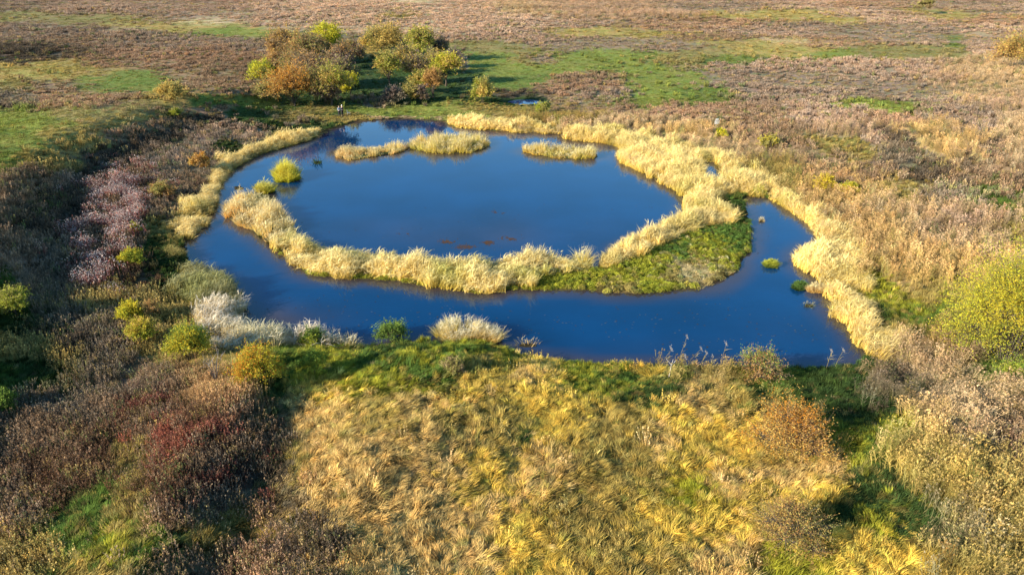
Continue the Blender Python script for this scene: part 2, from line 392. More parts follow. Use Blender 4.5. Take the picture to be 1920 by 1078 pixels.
SPL = [  # px, py, rx, ry, class, colour
 # top band, left
 (60,8,160,14,'W','mauve2'),(250,12,180,16,'W','mauve'),(420,20,160,18,'W','mauve'),(600,12,160,22,'W','pink'),(230,2,30,4,'S','straw'),
 (30,30,90,7,'L','oliv'),(180,38,120,7,'L','oliv'),(330,52,110,7,'L','khaki'),(430,62,70,8,'L','lawn'),(390,44,30,5,'S','straw'),
 (60,55,110,14,'W','mauve2'),(200,68,120,14,'W','mauve2'),(330,85,120,14,'W','mauve2'),(80,100,110,12,'W','dgrey'),(40,115,60,8,'W','dgrey'),
 (170,78,60,10,'W','brown'),(300,110,120,16,'W','rust'),(400,100,80,14,'W','rust'),(430,130,80,16,'W','brown'),(450,80,70,12,'W','mauve2'),
 (50,140,90,14,'L','khaki'),(140,130,60,14,'S','khaki'),(110,165,60,12,'W','brown'),(150,185,70,14,'W','rust'),(230,160,60,14,'L','lawn2'),
 (40,165,60,12,'S','oliv'),(20,190,50,12,'W','grey'),(230,190,60,12,'W','brown'),(330,185,50,12,'W','khaki'),(420,160,60,18,'W','brown'),
 (280,200,90,10,'L','oliv'),(380,190,50,10,'L','lawn2'),(60,225,90,18,'L','lawn'),(160,215,70,10,'L','oliv'),(40,260,60,16,'L','lawn'),
 (130,250,70,14,'S','khaki'),(230,225,60,8,'S','khaki'),(320,207,60,5,'W','brown'),(15,300,40,24,'L','lawn2'),(60,300,50,14,'S','khaki'),
 (490,185,40,12,'L','lawn2'),(470,215,30,14,'L','dgreen'),
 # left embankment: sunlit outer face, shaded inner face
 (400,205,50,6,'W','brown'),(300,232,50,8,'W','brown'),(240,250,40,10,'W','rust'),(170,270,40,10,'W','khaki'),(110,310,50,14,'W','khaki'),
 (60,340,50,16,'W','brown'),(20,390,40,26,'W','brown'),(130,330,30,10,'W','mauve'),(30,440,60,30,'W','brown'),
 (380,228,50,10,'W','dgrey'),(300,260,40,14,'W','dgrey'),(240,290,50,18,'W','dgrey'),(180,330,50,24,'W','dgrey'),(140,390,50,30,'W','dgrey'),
 (430,232,40,12,'W','mauve2'),(370,265,40,14,'W','mauve2'),(310,300,40,16,'W','mauve2'),(300,330,30,14,'W','grey'),(470,245,20,8,'W','mauve'),
 (350,320,30,16,'W','grey'),(330,350,30,16,'W','brown'),(420,275,30,8,'G','dgreen'),
 (250,340,40,20,'F','rose'),(215,370,40,24,'F','rose'),(190,430,40,36,'F','rose'),(180,500,30,36,'F','rose'),(240,400,30,20,'F','rose'),
 (280,390,40,26,'W','brown'),(290,430,40,30,'G','khaki'),(300,470,40,26,'G','dgreen'),(250,520,40,22,'W','umber'),(320,520,40,24,'G','dgreen'),
 (80,470,60,36,'W','grey'),(60,420,50,20,'W','dgrey'),(100,540,50,30,'W','grey'),(140,590,50,24,'W','grey'),(330,590,60,26,'W','khaki'),
 (40,600,60,30,'G','dgreen'),(60,660,60,24,'W','khaki'),(200,640,60,26,'W','grey'),(120,640,50,20,'W','dgrey'),(300,660,50,20,'W','khaki'),
 (170,560,50,20,'W','khaki'),(220,700,60,24,'W','grey'),(20,540,30,20,'G','green'),
 (60,720,60,30,'G','dgreen'),(15,720,30,24,'G','green'),(100,760,60,30,'W','grey'),(180,760,60,30,'W','brown'),(240,740,50,24,'W','grey'),
 (290,720,40,20,'W','brown'),(370,700,50,18,'W','orange'),(420,740,60,26,'W','orange'),(450,765,40,20,'W','rust'),(370,760,40,24,'W','umber'),
 (270,790,50,34,'R','red'),(400,860,90,50,'R','red'),(340,840,50,40,'R','red2'),(440,830,40,30,'R','red2'),(470,900,50,24,'W','dgrey'),
 (60,840,70,50,'W','brown'),(170,850,60,40,'W','umber'),(230,860,50,40,'G','khaki'),(30,960,60,60,'W','brown'),(100,900,50,40,'W','umber'),
 (160,960,50,36,'G','green'),(130,1000,50,30,'G','green'),(230,970,50,40,'G','khaki'),(210,1020,40,30,'G','lime'),(300,1020,50,34,'G','green'),
 (60,1040,60,40,'W','khaki'),(150,1070,60,30,'G','khaki'),(300,940,50,30,'W','umber'),(330,980,40,30,'W','rust'),(400,940,50,26,'W','grey'),
 (380,1000,60,30,'T','khaki'),(450,1000,60,36,'T','khaki'),(500,1050,60,40,'W','rust'),(380,1060,60,30,'W','brown'),(480,980,30,22,'W','rust'),
 (500,760,40,30,'G','dgreen'),(520,820,36,40,'T','grey'),(500,900,40,36,'T','grey'),(540,880,36,40,'T','khaki'),(540,960,40,40,'T','grey'),(590,1030,50,40,'W','dgrey'),
 (450,700,40,12,'G','khaki'),(540,690,40,20,'G','green'),(530,730,30,20,'G','dgreen'),(415,675,30,14,'S','khaki'),
 # near grass
 (620,690,60,26,'G','lime'),(590,720,50,20,'G','gold'),(660,640,60,20,'G','dgreen'),(740,650,70,18,'G','dgreen'),(700,680,50,24,'G','green'),(780,690,50,26,'G','green'),(850,650,60,18,'G','green'),(1262,702,40,7,'P','khaki'),(1370,698,36,7,'P','khaki'),
 (870,680,50,20,'T','khaki'),(930,680,40,24,'G','lime'),(970,650,40,16,'G','dgreen'),(1010,700,50,26,'T','gold'),(900,720,60,24,'T','gold'),(980,720,60,26,'T','tan'),
 (1060,680,50,20,'G','green'),(1120,690,50,24,'G','lime'),(1100,740,50,24,'G','lime'),(1150,720,50,26,'G','green'),(1190,770,50,24,'G','dgreen'),(1200,700,50,24,'T','gold'),
 (1250,690,40,20,'G','green'),(1230,740,40,20,'G','dgreen'),(1280,710,40,24,'G','dgreen'),(1330,700,50,18,'T','tan'),(1380,690,50,18,'T','khaki'),
 (600,780,70,40,'T','tan'),(700,780,60,40,'T','khaki'),(760,760,50,30,'T','tan'),(800,820,70,40,'T','tan'),(880,790,60,34,'T','khaki'),(1000,780,70,34,'T','gold'),
 (1050,820,50,30,'T','gold'),(960,840,30,24,'G','dgreen'),(920,830,50,30,'T','khaki'),(1080,780,50,26,'T','gold'),(1150,810,60,36,'T','khaki'),
 (620,870,70,50,'T','tan'),(700,880,70,50,'T','tan'),(800,900,80,50,'T','tan'),(900,900,70,50,'T','gold'),(1000,900,70,50,'T','tan'),(1100,880,60,50,'T','khaki'),
 (650,960,80,50,'T','tan'),(760,980,80,50,'T','tan'),(880,1000,90,50,'T','tan'),(980,1010,70,50,'T','gold'),(1080,980,70,50,'T','khaki'),(700,1060,90,36,'T','tan'),
 (850,1070,90,40,'T','tan'),(1000,1070,90,40,'T','gold'),(1150,1060,80,40,'T','khaki'),(1130,950,60,40,'T','khaki'),(1200,890,60,44,'T','khaki'),
 (1220,980,60,40,'T','gold'),(1250,830,60,30,'T','tan'),(1290,790,50,30,'T','gold'),(1320,750,50,26,'T','tan'),(1390,740,50,22,'T','khaki'),
 (1300,860,60,36,'T','gold'),(1380,830,50,26,'T','gold'),(1300,920,60,36,'T','lime'),(1270,1040,70,40,'T','khaki'),(1350,1050,70,40,'T','tan'),
 (1380,900,50,30,'T','tan'),(1340,980,50,40,'T','gold'),(1460,850,50,24,'T','khaki'),(1480,890,50,24,'T','tan'),(1540,890,50,26,'T','tan'),(1440,930,50,24,'T','gold'),
 (1520,930,50,24,'T','gold'),(1600,1040,60,40,'T','gold'),(1500,1060,60,30,'G','lime'),(1560,1060,50,30,'T','gold'),(1640,990,40,24,'G','lime'),(1700,1060,60,30,'T','gold'),
 (1560,1000,40,26,'G','dgreen'),(1600,960,40,30,'G','dgreen'),(1650,920,40,26,'G','dgreen'),
 (1600,840,60,26,'G','lime'),(1660,850,50,26,'G','green'),(1550,830,40,20,'G','lime'),(1690,830,40,24,'G','lime'),
 (1540,720,60,24,'G','dgreen'),(1600,740,60,30,'G','dgreen'),(1640,780,50,30,'G','dgreen'),(1460,720,50,20,'G','green'),(1500,700,50,12,'G','green'),(1680,740,50,36,'P','grey'),(1620,700,50,16,'G','dgreen'),
 (1420,680,40,14,'G','lime'),(1560,690,40,12,'G','dgreen'),
 (1760,900,80,50,'P','khaki'),(1840,900,60,60,'P','khaki'),(1740,980,60,50,'G','dgreen'),(1820,1000,60,50,'P','palegr'),(1900,960,40,80,'P','khaki'),(1890,880,40,30,'W','rust'),
 (1850,1060,60,30,'P','khaki'),(1780,1060,50,30,'T','khaki'),
 (780,665,60,14,'G','lime'),(900,660,50,10,'G','lime'),(640,640,40,10,'G','lime'),(820,640,70,8,'G','lime'),(680,715,60,20,'G','lime'),(740,730,40,18,'G','lime'),(600,740,40,22,'T','gold'),(560,700,40,18,'G','lime'),(960,690,40,18,'T','gold'),(1020,745,50,22,'T','gold'),(1090,705,40,16,'G','lime'),
 # right side
 (1740,700,60,30,'P','sand'),(1780,760,60,40,'P','sand'),(1860,760,60,40,'P','sand'),(1740,830,50,36,'P','tan'),(1820,830,60,34,'P','sand'),(1900,820,40,40,'R','rust'),(1900,740,40,30,'P','sand'),
 (1870,700,60,20,'G','green'),(1770,640,30,24,'P','khaki'),(1720,620,30,24,'G','khaki'),(1700,570,50,24,'G','lime'),(1660,540,30,18,'G','lime'),(1740,540,50,30,'G','khaki'),(1740,590,40,24,'G','green'),
 (1670,600,24,20,'G','dgreen'),(1690,520,50,20,'P','tan'),(1740,490,60,24,'P','tan'),(1700,470,50,20,'P','tan'),(1650,450,24,16,'P','tan'),(1780,460,50,20,'P','sand'),(1680,430,50,20,'P','tan'),
 (1650,400,50,18,'P','sand'),(1600,390,40,16,'P','tan'),(1720,410,60,20,'P','sand'),(1800,420,60,20,'P','pink'),(1870,430,50,20,'G','khaki'),(1760,430,50,16,'P','grey'),
 (1560,370,40,14,'P','tan'),(1500,345,40,14,'P','khaki'),(1550,340,50,14,'W','orange'),(1600,350,50,14,'W','brown'),(1650,350,50,14,'G','khaki'),(1700,370,50,14,'G','khaki'),(1850,370,50,20,'G','green'),
 (1780,370,50,16,'W','grey'),(1890,340,50,24,'W','brown'),(1450,310,40,12,'P','khaki'),(1400,280,50,10,'P','sand'),(1460,275,50,12,'W','brown'),(1530,300,50,14,'W','brown'),(1600,290,40,14,'G','khaki'),
 (1540,265,50,10,'G','khaki'),(1590,250,40,10,'P','pink'),(1640,265,30,10,'W','mauve'),(1700,300,50,14,'W','grey'),(1740,320,50,12,'W','dgrey'),(1690,262,30,10,'W','dgrey'),(1660,330,40,12,'W','brown'),
 (1740,250,40,14,'P','tan'),(1780,280,40,20,'P','tan'),(1700,230,40,8,'W','rust'),(1830,230,60,26,'W','mauve2'),(1780,210,50,16,'W','mauve2'),(1850,300,60,26,'W','brown'),(1900,240,40,24,'P','sand'),
 (1880,170,60,22,'P','sand'),(1840,140,70,16,'P','sand'),(1900,290,40,24,'P','sand'),(1890,190,40,20,'P','pink'),
 (1310,245,60,8,'P','tan'),(1250,235,70,8,'P','sand'),(1350,262,50,8,'P','sand'),(1150,230,60,8,'P','sand'),(1080,220,50,8,'P','khaki'),(1120,208,70,8,'W','brown'),(1280,215,80,12,'W','rust'),(1400,220,80,14,'W','brown'),
 (1500,220,70,14,'W','mauve'),(1580,215,40,8,'W','mauve2'),(1400,245,50,10,'W','rust'),(1470,250,40,10,'W','brown'),
 (1620,200,60,8,'L','lawn'),(1680,205,50,7,'L','lawn'),(1230,170,60,16,'L','lawn'),(1330,175,50,8,'L','lawn2'),(1280,150,50,10,'L','lawn'),
 (1400,150,90,18,'W','mauve2'),(1500,170,90,16,'W','mauve2'),(1600,150,90,18,'W','mauve2'),(1550,130,80,10,'W','mauve'),(1450,125,60,8,'W','mauve'),(1650,175,60,12,'W','mauve2'),(1730,170,60,16,'W','mauve2'),(1700,130,60,10,'W','mauve'),(1780,150,50,14,'P','pink'),
 (1090,160,60,14,'W','rust'),(1140,175,50,10,'W','mauve2'),(1120,145,50,9,'W','brown'),(1000,115,40,7,'W','oliv'),(1040,112,30,6,'W','mauve2'),(1150,105,60,9,'L','lawn'),(1250,115,60,7,'W','oliv'),(1320,100,60,8,'L','oliv'),
 (900,110,60,12,'L','lawn'),(960,130,60,10,'L','lawn'),(1000,150,50,8,'L','lawn2'),(1050,128,40,7,'L','lawn'),(900,90,60,8,'L','oliv'),(960,95,60,6,'L','oliv'),(860,150,40,14,'L','dgreen'),(930,158,60,8,'L','lawn2'),
 (1140,115,50,9,'L','lawn'),(1180,130,50,12,'L','lawn'),(1220,190,50,9,'L','lawn'),(1210,145,40,10,'L','lawn'),(1450,98,90,6,'L','khaki'),(1560,102,80,6,'L','lawn'),(1650,100,70,6,'L','oliv'),(1380,112,60,6,'L','lawn2'),(1750,98,70,6,'L','oliv'),(1790,80,16,12,'L','lawn2'),
 (950,190,40,7,'G','dgreen'),(970,175,60,6,'W','dgrey'),(900,205,60,8,'G','khaki'),(850,208,60,7,'L','lawn'),(760,208,70,7,'L','lawn'),(690,208,50,6,'L','lawn'),(700,192,40,8,'W','grey'),(630,225,50,5,'S','khaki'),(560,215,40,8,'S','oliv'),(600,205,30,6,'L','khaki'),(740,218,50,3,'S','pink'),
 (520,235,30,6,'G','dgreen'),(560,230,30,4,'W','grey'),(960,210,40,6,'S','khaki'),
 (680,150,60,20,'L','dgreen'),(600,150,80,40,'L','dgreen'),(760,140,60,24,'L','dgreen'),(700,90,40,12,'W','khaki'),(720,70,50,8,'P','pink'),(860,115,20,14,'W','mauve2'),(650,80,30,14,'W','grey'),
 # top band, right
 (700,40,140,12,'W','pink'),(820,50,120,12,'W','pink'),(900,30,120,14,'W','pink'),(760,70,60,8,'W','mauve'),(950,65,100,8,'W','mauve'),(1000,20,60,10,'P','sand'),(1080,15,90,8,'P','pink'),(1200,30,100,10,'P','pink'),
 (760,30,30,8,'G','khaki'),(830,8,80,8,'W','pink'),(790,3,30,3,'S','straw'),(1050,45,90,8,'W','mauve'),(1120,60,90,6,'L','khaki'),(1250,50,80,8,'W','rust'),(1020,75,60,7,'W','mauve'),(1120,82,80,9,'W','mauve2'),
 (1200,66,80,4,'S','khaki'),(1250,90,60,6,'W','mauve2'),(1350,45,70,8,'W','rust'),(1300,20,80,7,'W','mauve2'),(1400,10,80,5,'W','mauve2'),(1350,30,60,5,'L','khaki'),(1450,28,80,5,'L','khaki'),(1420,60,80,7,'W','mauve'),
 (1350,70,60,6,'W','brown'),(1420,80,70,4,'L','khaki'),(1460,78,30,4,'S','sand'),(1560,80,60,8,'W','rust'),(1600,65,70,8,'W','mauve2'),(1500,50,70,5,'W','mauve2'),(1550,40,60,5,'L','khaki'),(1620,25,80,6,'W','mauve'),
 (1700,40,80,7,'W','mauve'),(1750,60,70,8,'W','mauve2'),(1700,75,70,6,'W','mauve2'),(1850,60,70,8,'W','mauve'),(1860,40,60,7,'W','rust'),(1800,30,60,6,'L','khaki'),(1720,20,20,4,'G','khaki'),(1600,8,90,5,'W','rust'),(1500,10,80,5,'W','mauve'),
 (1900,20,70,7,'W','mauve2'),(1780,10,80,4,'W','mauve2'),(1870,80,60,6,'W','mauve2'),(1860,65,30,3,'S','sand'),(1850,95,30,8,'W','mauve'),
 # marsh behind the ring of reeds
 (1180,520,40,22,'H','lime'),(1230,500,40,20,'H','lime'),(1290,505,50,24,'S','straw'),(1260,520,30,14,'H','khaki'),(1330,470,40,24,'H','lime'),(1370,440,34,24,'H','green'),(1310,480,20,10,'S','khaki'),(1385,400,20,20,'G','dgreen'),
 (1270,470,40,16,'H','green'),(1350,520,30,14,'H','khaki'),(1240,540,60,10,'H','lime'),(1150,540,40,12,'H','khaki'),(1080,530,60,14,'H','lime'),(1370,345,30,14,'G','green'),(1345,345,30,12,'G','dgreen'),
 (640,510,60,8,'H','lime'),(720,515,60,8,'H','lime'),(880,540,60,12,'H','lime'),
]
CLS = 'LGTWPRFSH'
_sp = np.array([(s[0], s[1], s[2], s[3]) for s in SPL], float)
_sp[:, 3] *= np.where((_sp[:, 1] < 215) & np.array([s[4] == 'L' for s in SPL]), 1.35, 1.0)
_sc = np.array([CLS.index(s[4]) for s in SPL])
_scol = np.array([P[s[5]] for s in SPL])

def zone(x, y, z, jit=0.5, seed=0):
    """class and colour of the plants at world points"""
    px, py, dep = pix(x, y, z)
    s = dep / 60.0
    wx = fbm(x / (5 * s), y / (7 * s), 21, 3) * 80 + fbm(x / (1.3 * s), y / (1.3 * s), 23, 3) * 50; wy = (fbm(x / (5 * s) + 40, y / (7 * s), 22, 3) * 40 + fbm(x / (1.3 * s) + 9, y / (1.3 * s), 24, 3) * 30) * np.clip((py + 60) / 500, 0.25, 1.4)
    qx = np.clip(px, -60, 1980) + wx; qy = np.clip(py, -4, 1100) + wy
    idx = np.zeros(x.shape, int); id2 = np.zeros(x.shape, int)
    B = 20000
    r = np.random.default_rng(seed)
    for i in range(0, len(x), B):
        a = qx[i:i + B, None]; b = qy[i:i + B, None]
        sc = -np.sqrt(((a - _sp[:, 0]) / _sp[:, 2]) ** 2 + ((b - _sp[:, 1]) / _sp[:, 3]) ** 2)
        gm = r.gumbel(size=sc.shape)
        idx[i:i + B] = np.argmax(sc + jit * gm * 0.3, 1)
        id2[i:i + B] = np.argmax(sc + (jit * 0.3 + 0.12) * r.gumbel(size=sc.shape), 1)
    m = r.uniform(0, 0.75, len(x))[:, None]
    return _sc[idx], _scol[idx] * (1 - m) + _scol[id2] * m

# ------------------------------------------------------------------ the setting: ground sheet, water
def axis(core0, core1, step, far0, far1, grow=1.07):
    a = list(np.arange(core0, core1 + 1e-6, step))
    s = step
    while a[-1] < far1: s *= grow; a.append(a[-1] + s)
    s = step; b = []
    c = core0
    while c > far0: s *= grow; c -= s; b.append(c)
    return np.array(b[::-1] + a)

M_ground = ground_material(); M_water = water_material()
ax = axis(-60, 60, 0.5, -3500, 3500); ay = axis(16, 132, 0.45, -250, 4500)
TX, TY = np.meshgrid(ax, ay)
tx = TX.ravel(); ty = TY.ravel(); tz = terrain(tx, ty)
nx, ny = len(ax), len(ay)
ii = (np.arange(ny - 1)[:, None] * nx + np.arange(nx - 1)[None]).ravel()
T = np.concatenate([np.stack([ii, ii + 1, ii + nx + 1], 1), np.stack([ii, ii + nx + 1, ii + nx], 1)])
vis = (ty > 10) & (pix(tx, np.maximum(ty, 10), tz)[2] > 5)
zc = np.tile(P['mauve'] * 0.8, (len(tx), 1)); cls = np.zeros(len(tx), int)
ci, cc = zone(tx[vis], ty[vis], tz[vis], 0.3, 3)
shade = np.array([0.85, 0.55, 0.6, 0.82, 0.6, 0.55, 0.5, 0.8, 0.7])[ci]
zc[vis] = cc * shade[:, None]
wet = shore_sd(tx, ty)
k = sstep((0.8 - wet) / 0.8)[:, None]
zc = zc * (1 - k) + np.array([0.05, 0.035, 0.018]) * k
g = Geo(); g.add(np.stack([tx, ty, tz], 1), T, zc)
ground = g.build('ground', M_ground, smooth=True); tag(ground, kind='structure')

wx = np.arange(-48, 50.1, 1.0); wy = np.arange(34, 134.1, 1.0)
WX, WY = np.meshgrid(wx, wy)
qx_, qy_ = WX.ravel(), WY.ravel()
wc = np.tile(np.array([0.0002, 0.026, 0.080]), (len(qx_), 1))
brown = np.array([0.045, 0.028, 0.02])
wpx, wpy, _ = pix(qx_, qy_, 0 * qx_)
sdw = shore_sd(qx_, qy_)
for (cx, cy, rx, ry, a) in ((860,440,260,34,0.3),(520,600,90,26,0.9),(1130,265,120,10,0.6),(1480,620,120,30,0.07),(1250,650,200,20,0.07),(770,520,300,20,0.1),(600,250,60,8,.4)):
    w = a * np.exp(-((wpx - cx) / rx) ** 2 - ((wpy - cy) / ry) ** 2) * (0.4 + 1.6 * np.clip(fbm(qx_ / 5, qy_ / 5, 33) + 0.4, 0, 1))
    w = np.clip(w, 0, 1)[:, None]; wc = wc * (1 - w) + brown * w
w = (0.92 * sstep((sdw + 2.4) / 2.2))[:, None]; wc = wc * (1 - w) + brown * w
nx, ny = len(wx), len(wy)
ii = (np.arange(ny - 1)[:, None] * nx + np.arange(nx - 1)[None]).ravel()
T = np.concatenate([np.stack([ii, ii + 1, ii + nx + 1], 1), np.stack([ii, ii + nx + 1, ii + nx], 1)])
g = Geo(); g.add(np.stack([qx_, qy_, 0 * qx_], 1), T, wc)
tag(g.build('water', M_water, smooth=True), kind='structure')
fx, fy = FARPOND
th = np.linspace(0, 2 * math.pi, 24, endpoint=False)
V = [(fx, fy, 0.16)] + [(fx + 3.0 * math.cos(t), fy + 4.0 * math.sin(t), 0.16) for t in th]
g = Geo(); g.add(V, [[0, 1 + i, 1 + (i + 1) % 24] for i in range(24)], [0.05, 0.09, 0.16])
tag(g.build('small_pond_water', M_water), kind='structure')

# ------------------------------------------------------------------ ground cover plants (uncountable: scattered by geometry nodes)
def shadevar(N, r, a=0.25): return (1 + r.uniform(-a, a, N))[:, None]

def p_grass(n, w, r, L=0.62, spread=0.26, lean=0.75, droop=0.45):
    g = Geo(); b = np.zeros((n, 3)); rr = spread * np.sqrt(r.random(n)); a = r.uniform(0, 6.28, n)
    b[:, 0] = rr * np.cos(a); b[:, 1] = rr * np.sin(a)
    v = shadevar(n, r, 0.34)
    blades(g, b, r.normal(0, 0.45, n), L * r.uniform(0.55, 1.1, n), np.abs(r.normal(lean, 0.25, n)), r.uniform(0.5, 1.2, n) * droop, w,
           np.array([0.6, 0.56, 0.45]) * v, np.array([1.22, 1.16, 1.05]) * v, r)  # dry bases are browner; the extra darkening paints shade between tufts
    return g
def p_weed(n, w, r, L=0.95, spread=0.38, head=7):
    g = Geo(); b = np.zeros((n, 3)); rr = spread * np.sqrt(r.random(n)); a = r.uniform(0, 6.28, n)
    b[:, 0] = rr * np.cos(a); b[:, 1] = rr * np.sin(a)
    v = shadevar(n, r, 0.3); l = L * r.uniform(0.6, 1.1, n)
    ln = np.abs(r.normal(0, 0.16, n))
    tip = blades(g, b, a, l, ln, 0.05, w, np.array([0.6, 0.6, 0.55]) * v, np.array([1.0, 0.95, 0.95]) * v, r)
    m = n * head; i = np.repeat(np.arange(n), head); t = r.uniform(0.35, 1.02, m)[:, None]
    cen = b[i] * (1 - t) + tip[i] * t + r.normal(0, 0.035, (m, 3)) * (1.3 - t)
    axs = r.normal(0, 0.5, (m, 3)) + np.array([0, 0, 0.8])
    leaves(g, cen, axs, w * r.uniform(4, 7, m), w * r.uniform(1.6, 2.8, m), (np.array([1.1, 1.02, 1.0]) * (0.75 + 0.5 * t) * v[i]), r)
    return g
def p_phrag(n, w, r, L=1.7, spread=0.45):
    g = Geo(); b = np.zeros((n, 3)); rr = spread * np.sqrt(r.random(n)); a = r.uniform(0, 6.28, n)
    b[:, 0] = rr * np.cos(a); b[:, 1] = rr * np.sin(a)
    v = shadevar(n, r, 0.25); l = L * r.uniform(0.6, 1.05, n)
    tip = blades(g, b, r.normal(0.3, 0.5, n), l, np.abs(r.normal(0.12, 0.08, n)), 0.12, w * 0.8, np.array([0.7, 0.68, 0.5]) * v, np.array([1.0, 0.97, 0.9]) * v, r)
    hd = 4; m = n * hd; i = np.repeat(np.arange(n), hd); t = r.uniform(0.3, 0.85, m)[:, None]
    base = b[i] * (1 - t) + tip[i] * t
    blades(g, base, r.uniform(-1.2, 1.8, m), 0.36 * r.uniform(0.6, 1.2, m), r.uniform(0.5, 1.1, m), 0.4, w * 1.3, np.array([0.95, 0.9, 0.75]) * v[i], np.array([1.15, 1.08, 0.95]) * v[i], r)
    hd = 5; m = n * hd; i = np.repeat(np.arange(n), hd); t = r.uniform(0.0, 1.0, m)[:, None]
    cen = tip[i] + np.array([0.07, 0.0, -0.04]) * (t - 0.4) * 3 + r.normal(0, 0.015, (m, 3))
    leaves(g, cen, np.array([0.5, 0, 0.9]) + r.normal(0, 0.25, (m, 3)), 0.13, w * 1.7, np.array([1.12, 1.0, 0.95]) * v[i], r)
    return g
def p_reed(n, w, r, L=1.5, spread=0.3, tipc=(1.06, 1.04, 1.08)):
    g = Geo(); b = np.zeros((n, 3)); rr = spread * np.sqrt(r.random(n)); a = r.uniform(0, 6.28, n)
    b[:, 0] = rr * np.cos(a); b[:, 1] = rr * np.sin(a); b[:, 2] = -0.05
    v = shadevar(n, r, 0.18)
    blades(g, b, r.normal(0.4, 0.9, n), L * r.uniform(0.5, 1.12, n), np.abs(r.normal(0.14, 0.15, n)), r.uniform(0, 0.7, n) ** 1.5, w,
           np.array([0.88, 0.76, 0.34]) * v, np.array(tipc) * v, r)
    m = n // 3; i = r.integers(0, n, m)     # leaves that flop over at the top
    bb = b[i].copy(); bb[:, 2] = L * r.uniform(0.45, 0.85, m)
    blades(g, bb, r.uniform(-1.6, 2.2, m), L * 0.32, r.uniform(0.3, 1.3, m), r.uniform(0.3, 1.1, m), w * 1.15, np.array(tipc) * 0.95 * v[i], np.array(tipc) * 1.1 * v[i], r)
    return g
def p_fluff(n, w, r, L=1.2, spread=0.45):
    g = p_weed(n, w, r, L, spread, 3)
    m = n * 2; a = r.uniform(0, 6.28, m); rr = spread * 1.25 * np.sqrt(r.random(m))
    cen = np.stack([rr * np.cos(a), rr * np.sin(a), L * r.uniform(0.65, 1.1, m)], 1)
    leaves(g, cen, r.normal(0, 1, (m, 3)) + [0, 0, .6], 0.11, 0.07, np.array([1.6, 2.9, 3.1]) * shadevar(m, r, 0.3), r)
    return g
def p_herb(n, w, r, L=0.32, spread=0.34):
    g = Geo(); a = r.uniform(0, 6.28, n); rr = spread * np.sqrt(r.random(n))
    cen = np.stack([rr * np.cos(a), rr * np.sin(a), L * (1 - (rr / spread) ** 2) * r.uniform(0.5, 1, n) + 0.04], 1)
    leaves(g, cen, r.normal(0, 1, (n, 3)) + [0, 0, .5], w * r.uniform(2.5, 4.5, n), w * r.uniform(1.5, 2.2, n), np.array([1, 1, 0.95]) * shadevar(n, r, 0.35), r)
    return g
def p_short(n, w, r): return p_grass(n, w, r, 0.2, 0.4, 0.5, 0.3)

protos = bpy.data.collections.new('cover_plants')   # not in the scene: only read by the scatter
PROTO = {}
NV = 6
def add_protos():
    r = np.random.default_rng(5); k = 0
    spec = {
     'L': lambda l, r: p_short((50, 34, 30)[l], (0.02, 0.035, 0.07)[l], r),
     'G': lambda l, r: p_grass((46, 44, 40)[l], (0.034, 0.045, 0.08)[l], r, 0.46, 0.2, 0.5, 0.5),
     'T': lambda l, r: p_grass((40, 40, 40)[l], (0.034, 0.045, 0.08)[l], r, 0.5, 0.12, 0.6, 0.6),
     'W': lambda l, r: p_weed((13, 13, 16)[l], (0.02, 0.032, 0.05)[l], r),
     'P': lambda l, r: p_phrag((11, 12, 14)[l], (0.022, 0.03, 0.05)[l], r),
     'R': lambda l, r: p_weed((20, 14, 12)[l], (0.016, 0.03, 0.07)[l], r, 0.7, 0.4, 10),
     'F': lambda l, r: p_fluff((14, 13, 12)[l], (0.02, 0.03, 0.05)[l], r),
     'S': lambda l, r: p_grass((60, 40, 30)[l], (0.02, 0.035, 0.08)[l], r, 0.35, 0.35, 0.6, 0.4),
     'H': lambda l, r: p_herb((200, 150, 80)[l], (0.018, 0.026, 0.05)[l], r),
     'E': lambda l, r: p_reed((22, 20, 18)[l], (0.034, 0.042, 0.06)[l], r),
     'Y': lambda l, r: p_reed((22, 20, 18)[l], (0.034, 0.042, 0.06)[l], r, 1.5, 0.3, (1.05, 1.08, 1.2)),
    }
    for cname, f in spec.items():
        for l in range(3):
            PROTO[(cname, l)] = k
            for v in range(NV):
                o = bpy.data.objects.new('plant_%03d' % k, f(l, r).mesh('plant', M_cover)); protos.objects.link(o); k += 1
add_protos()

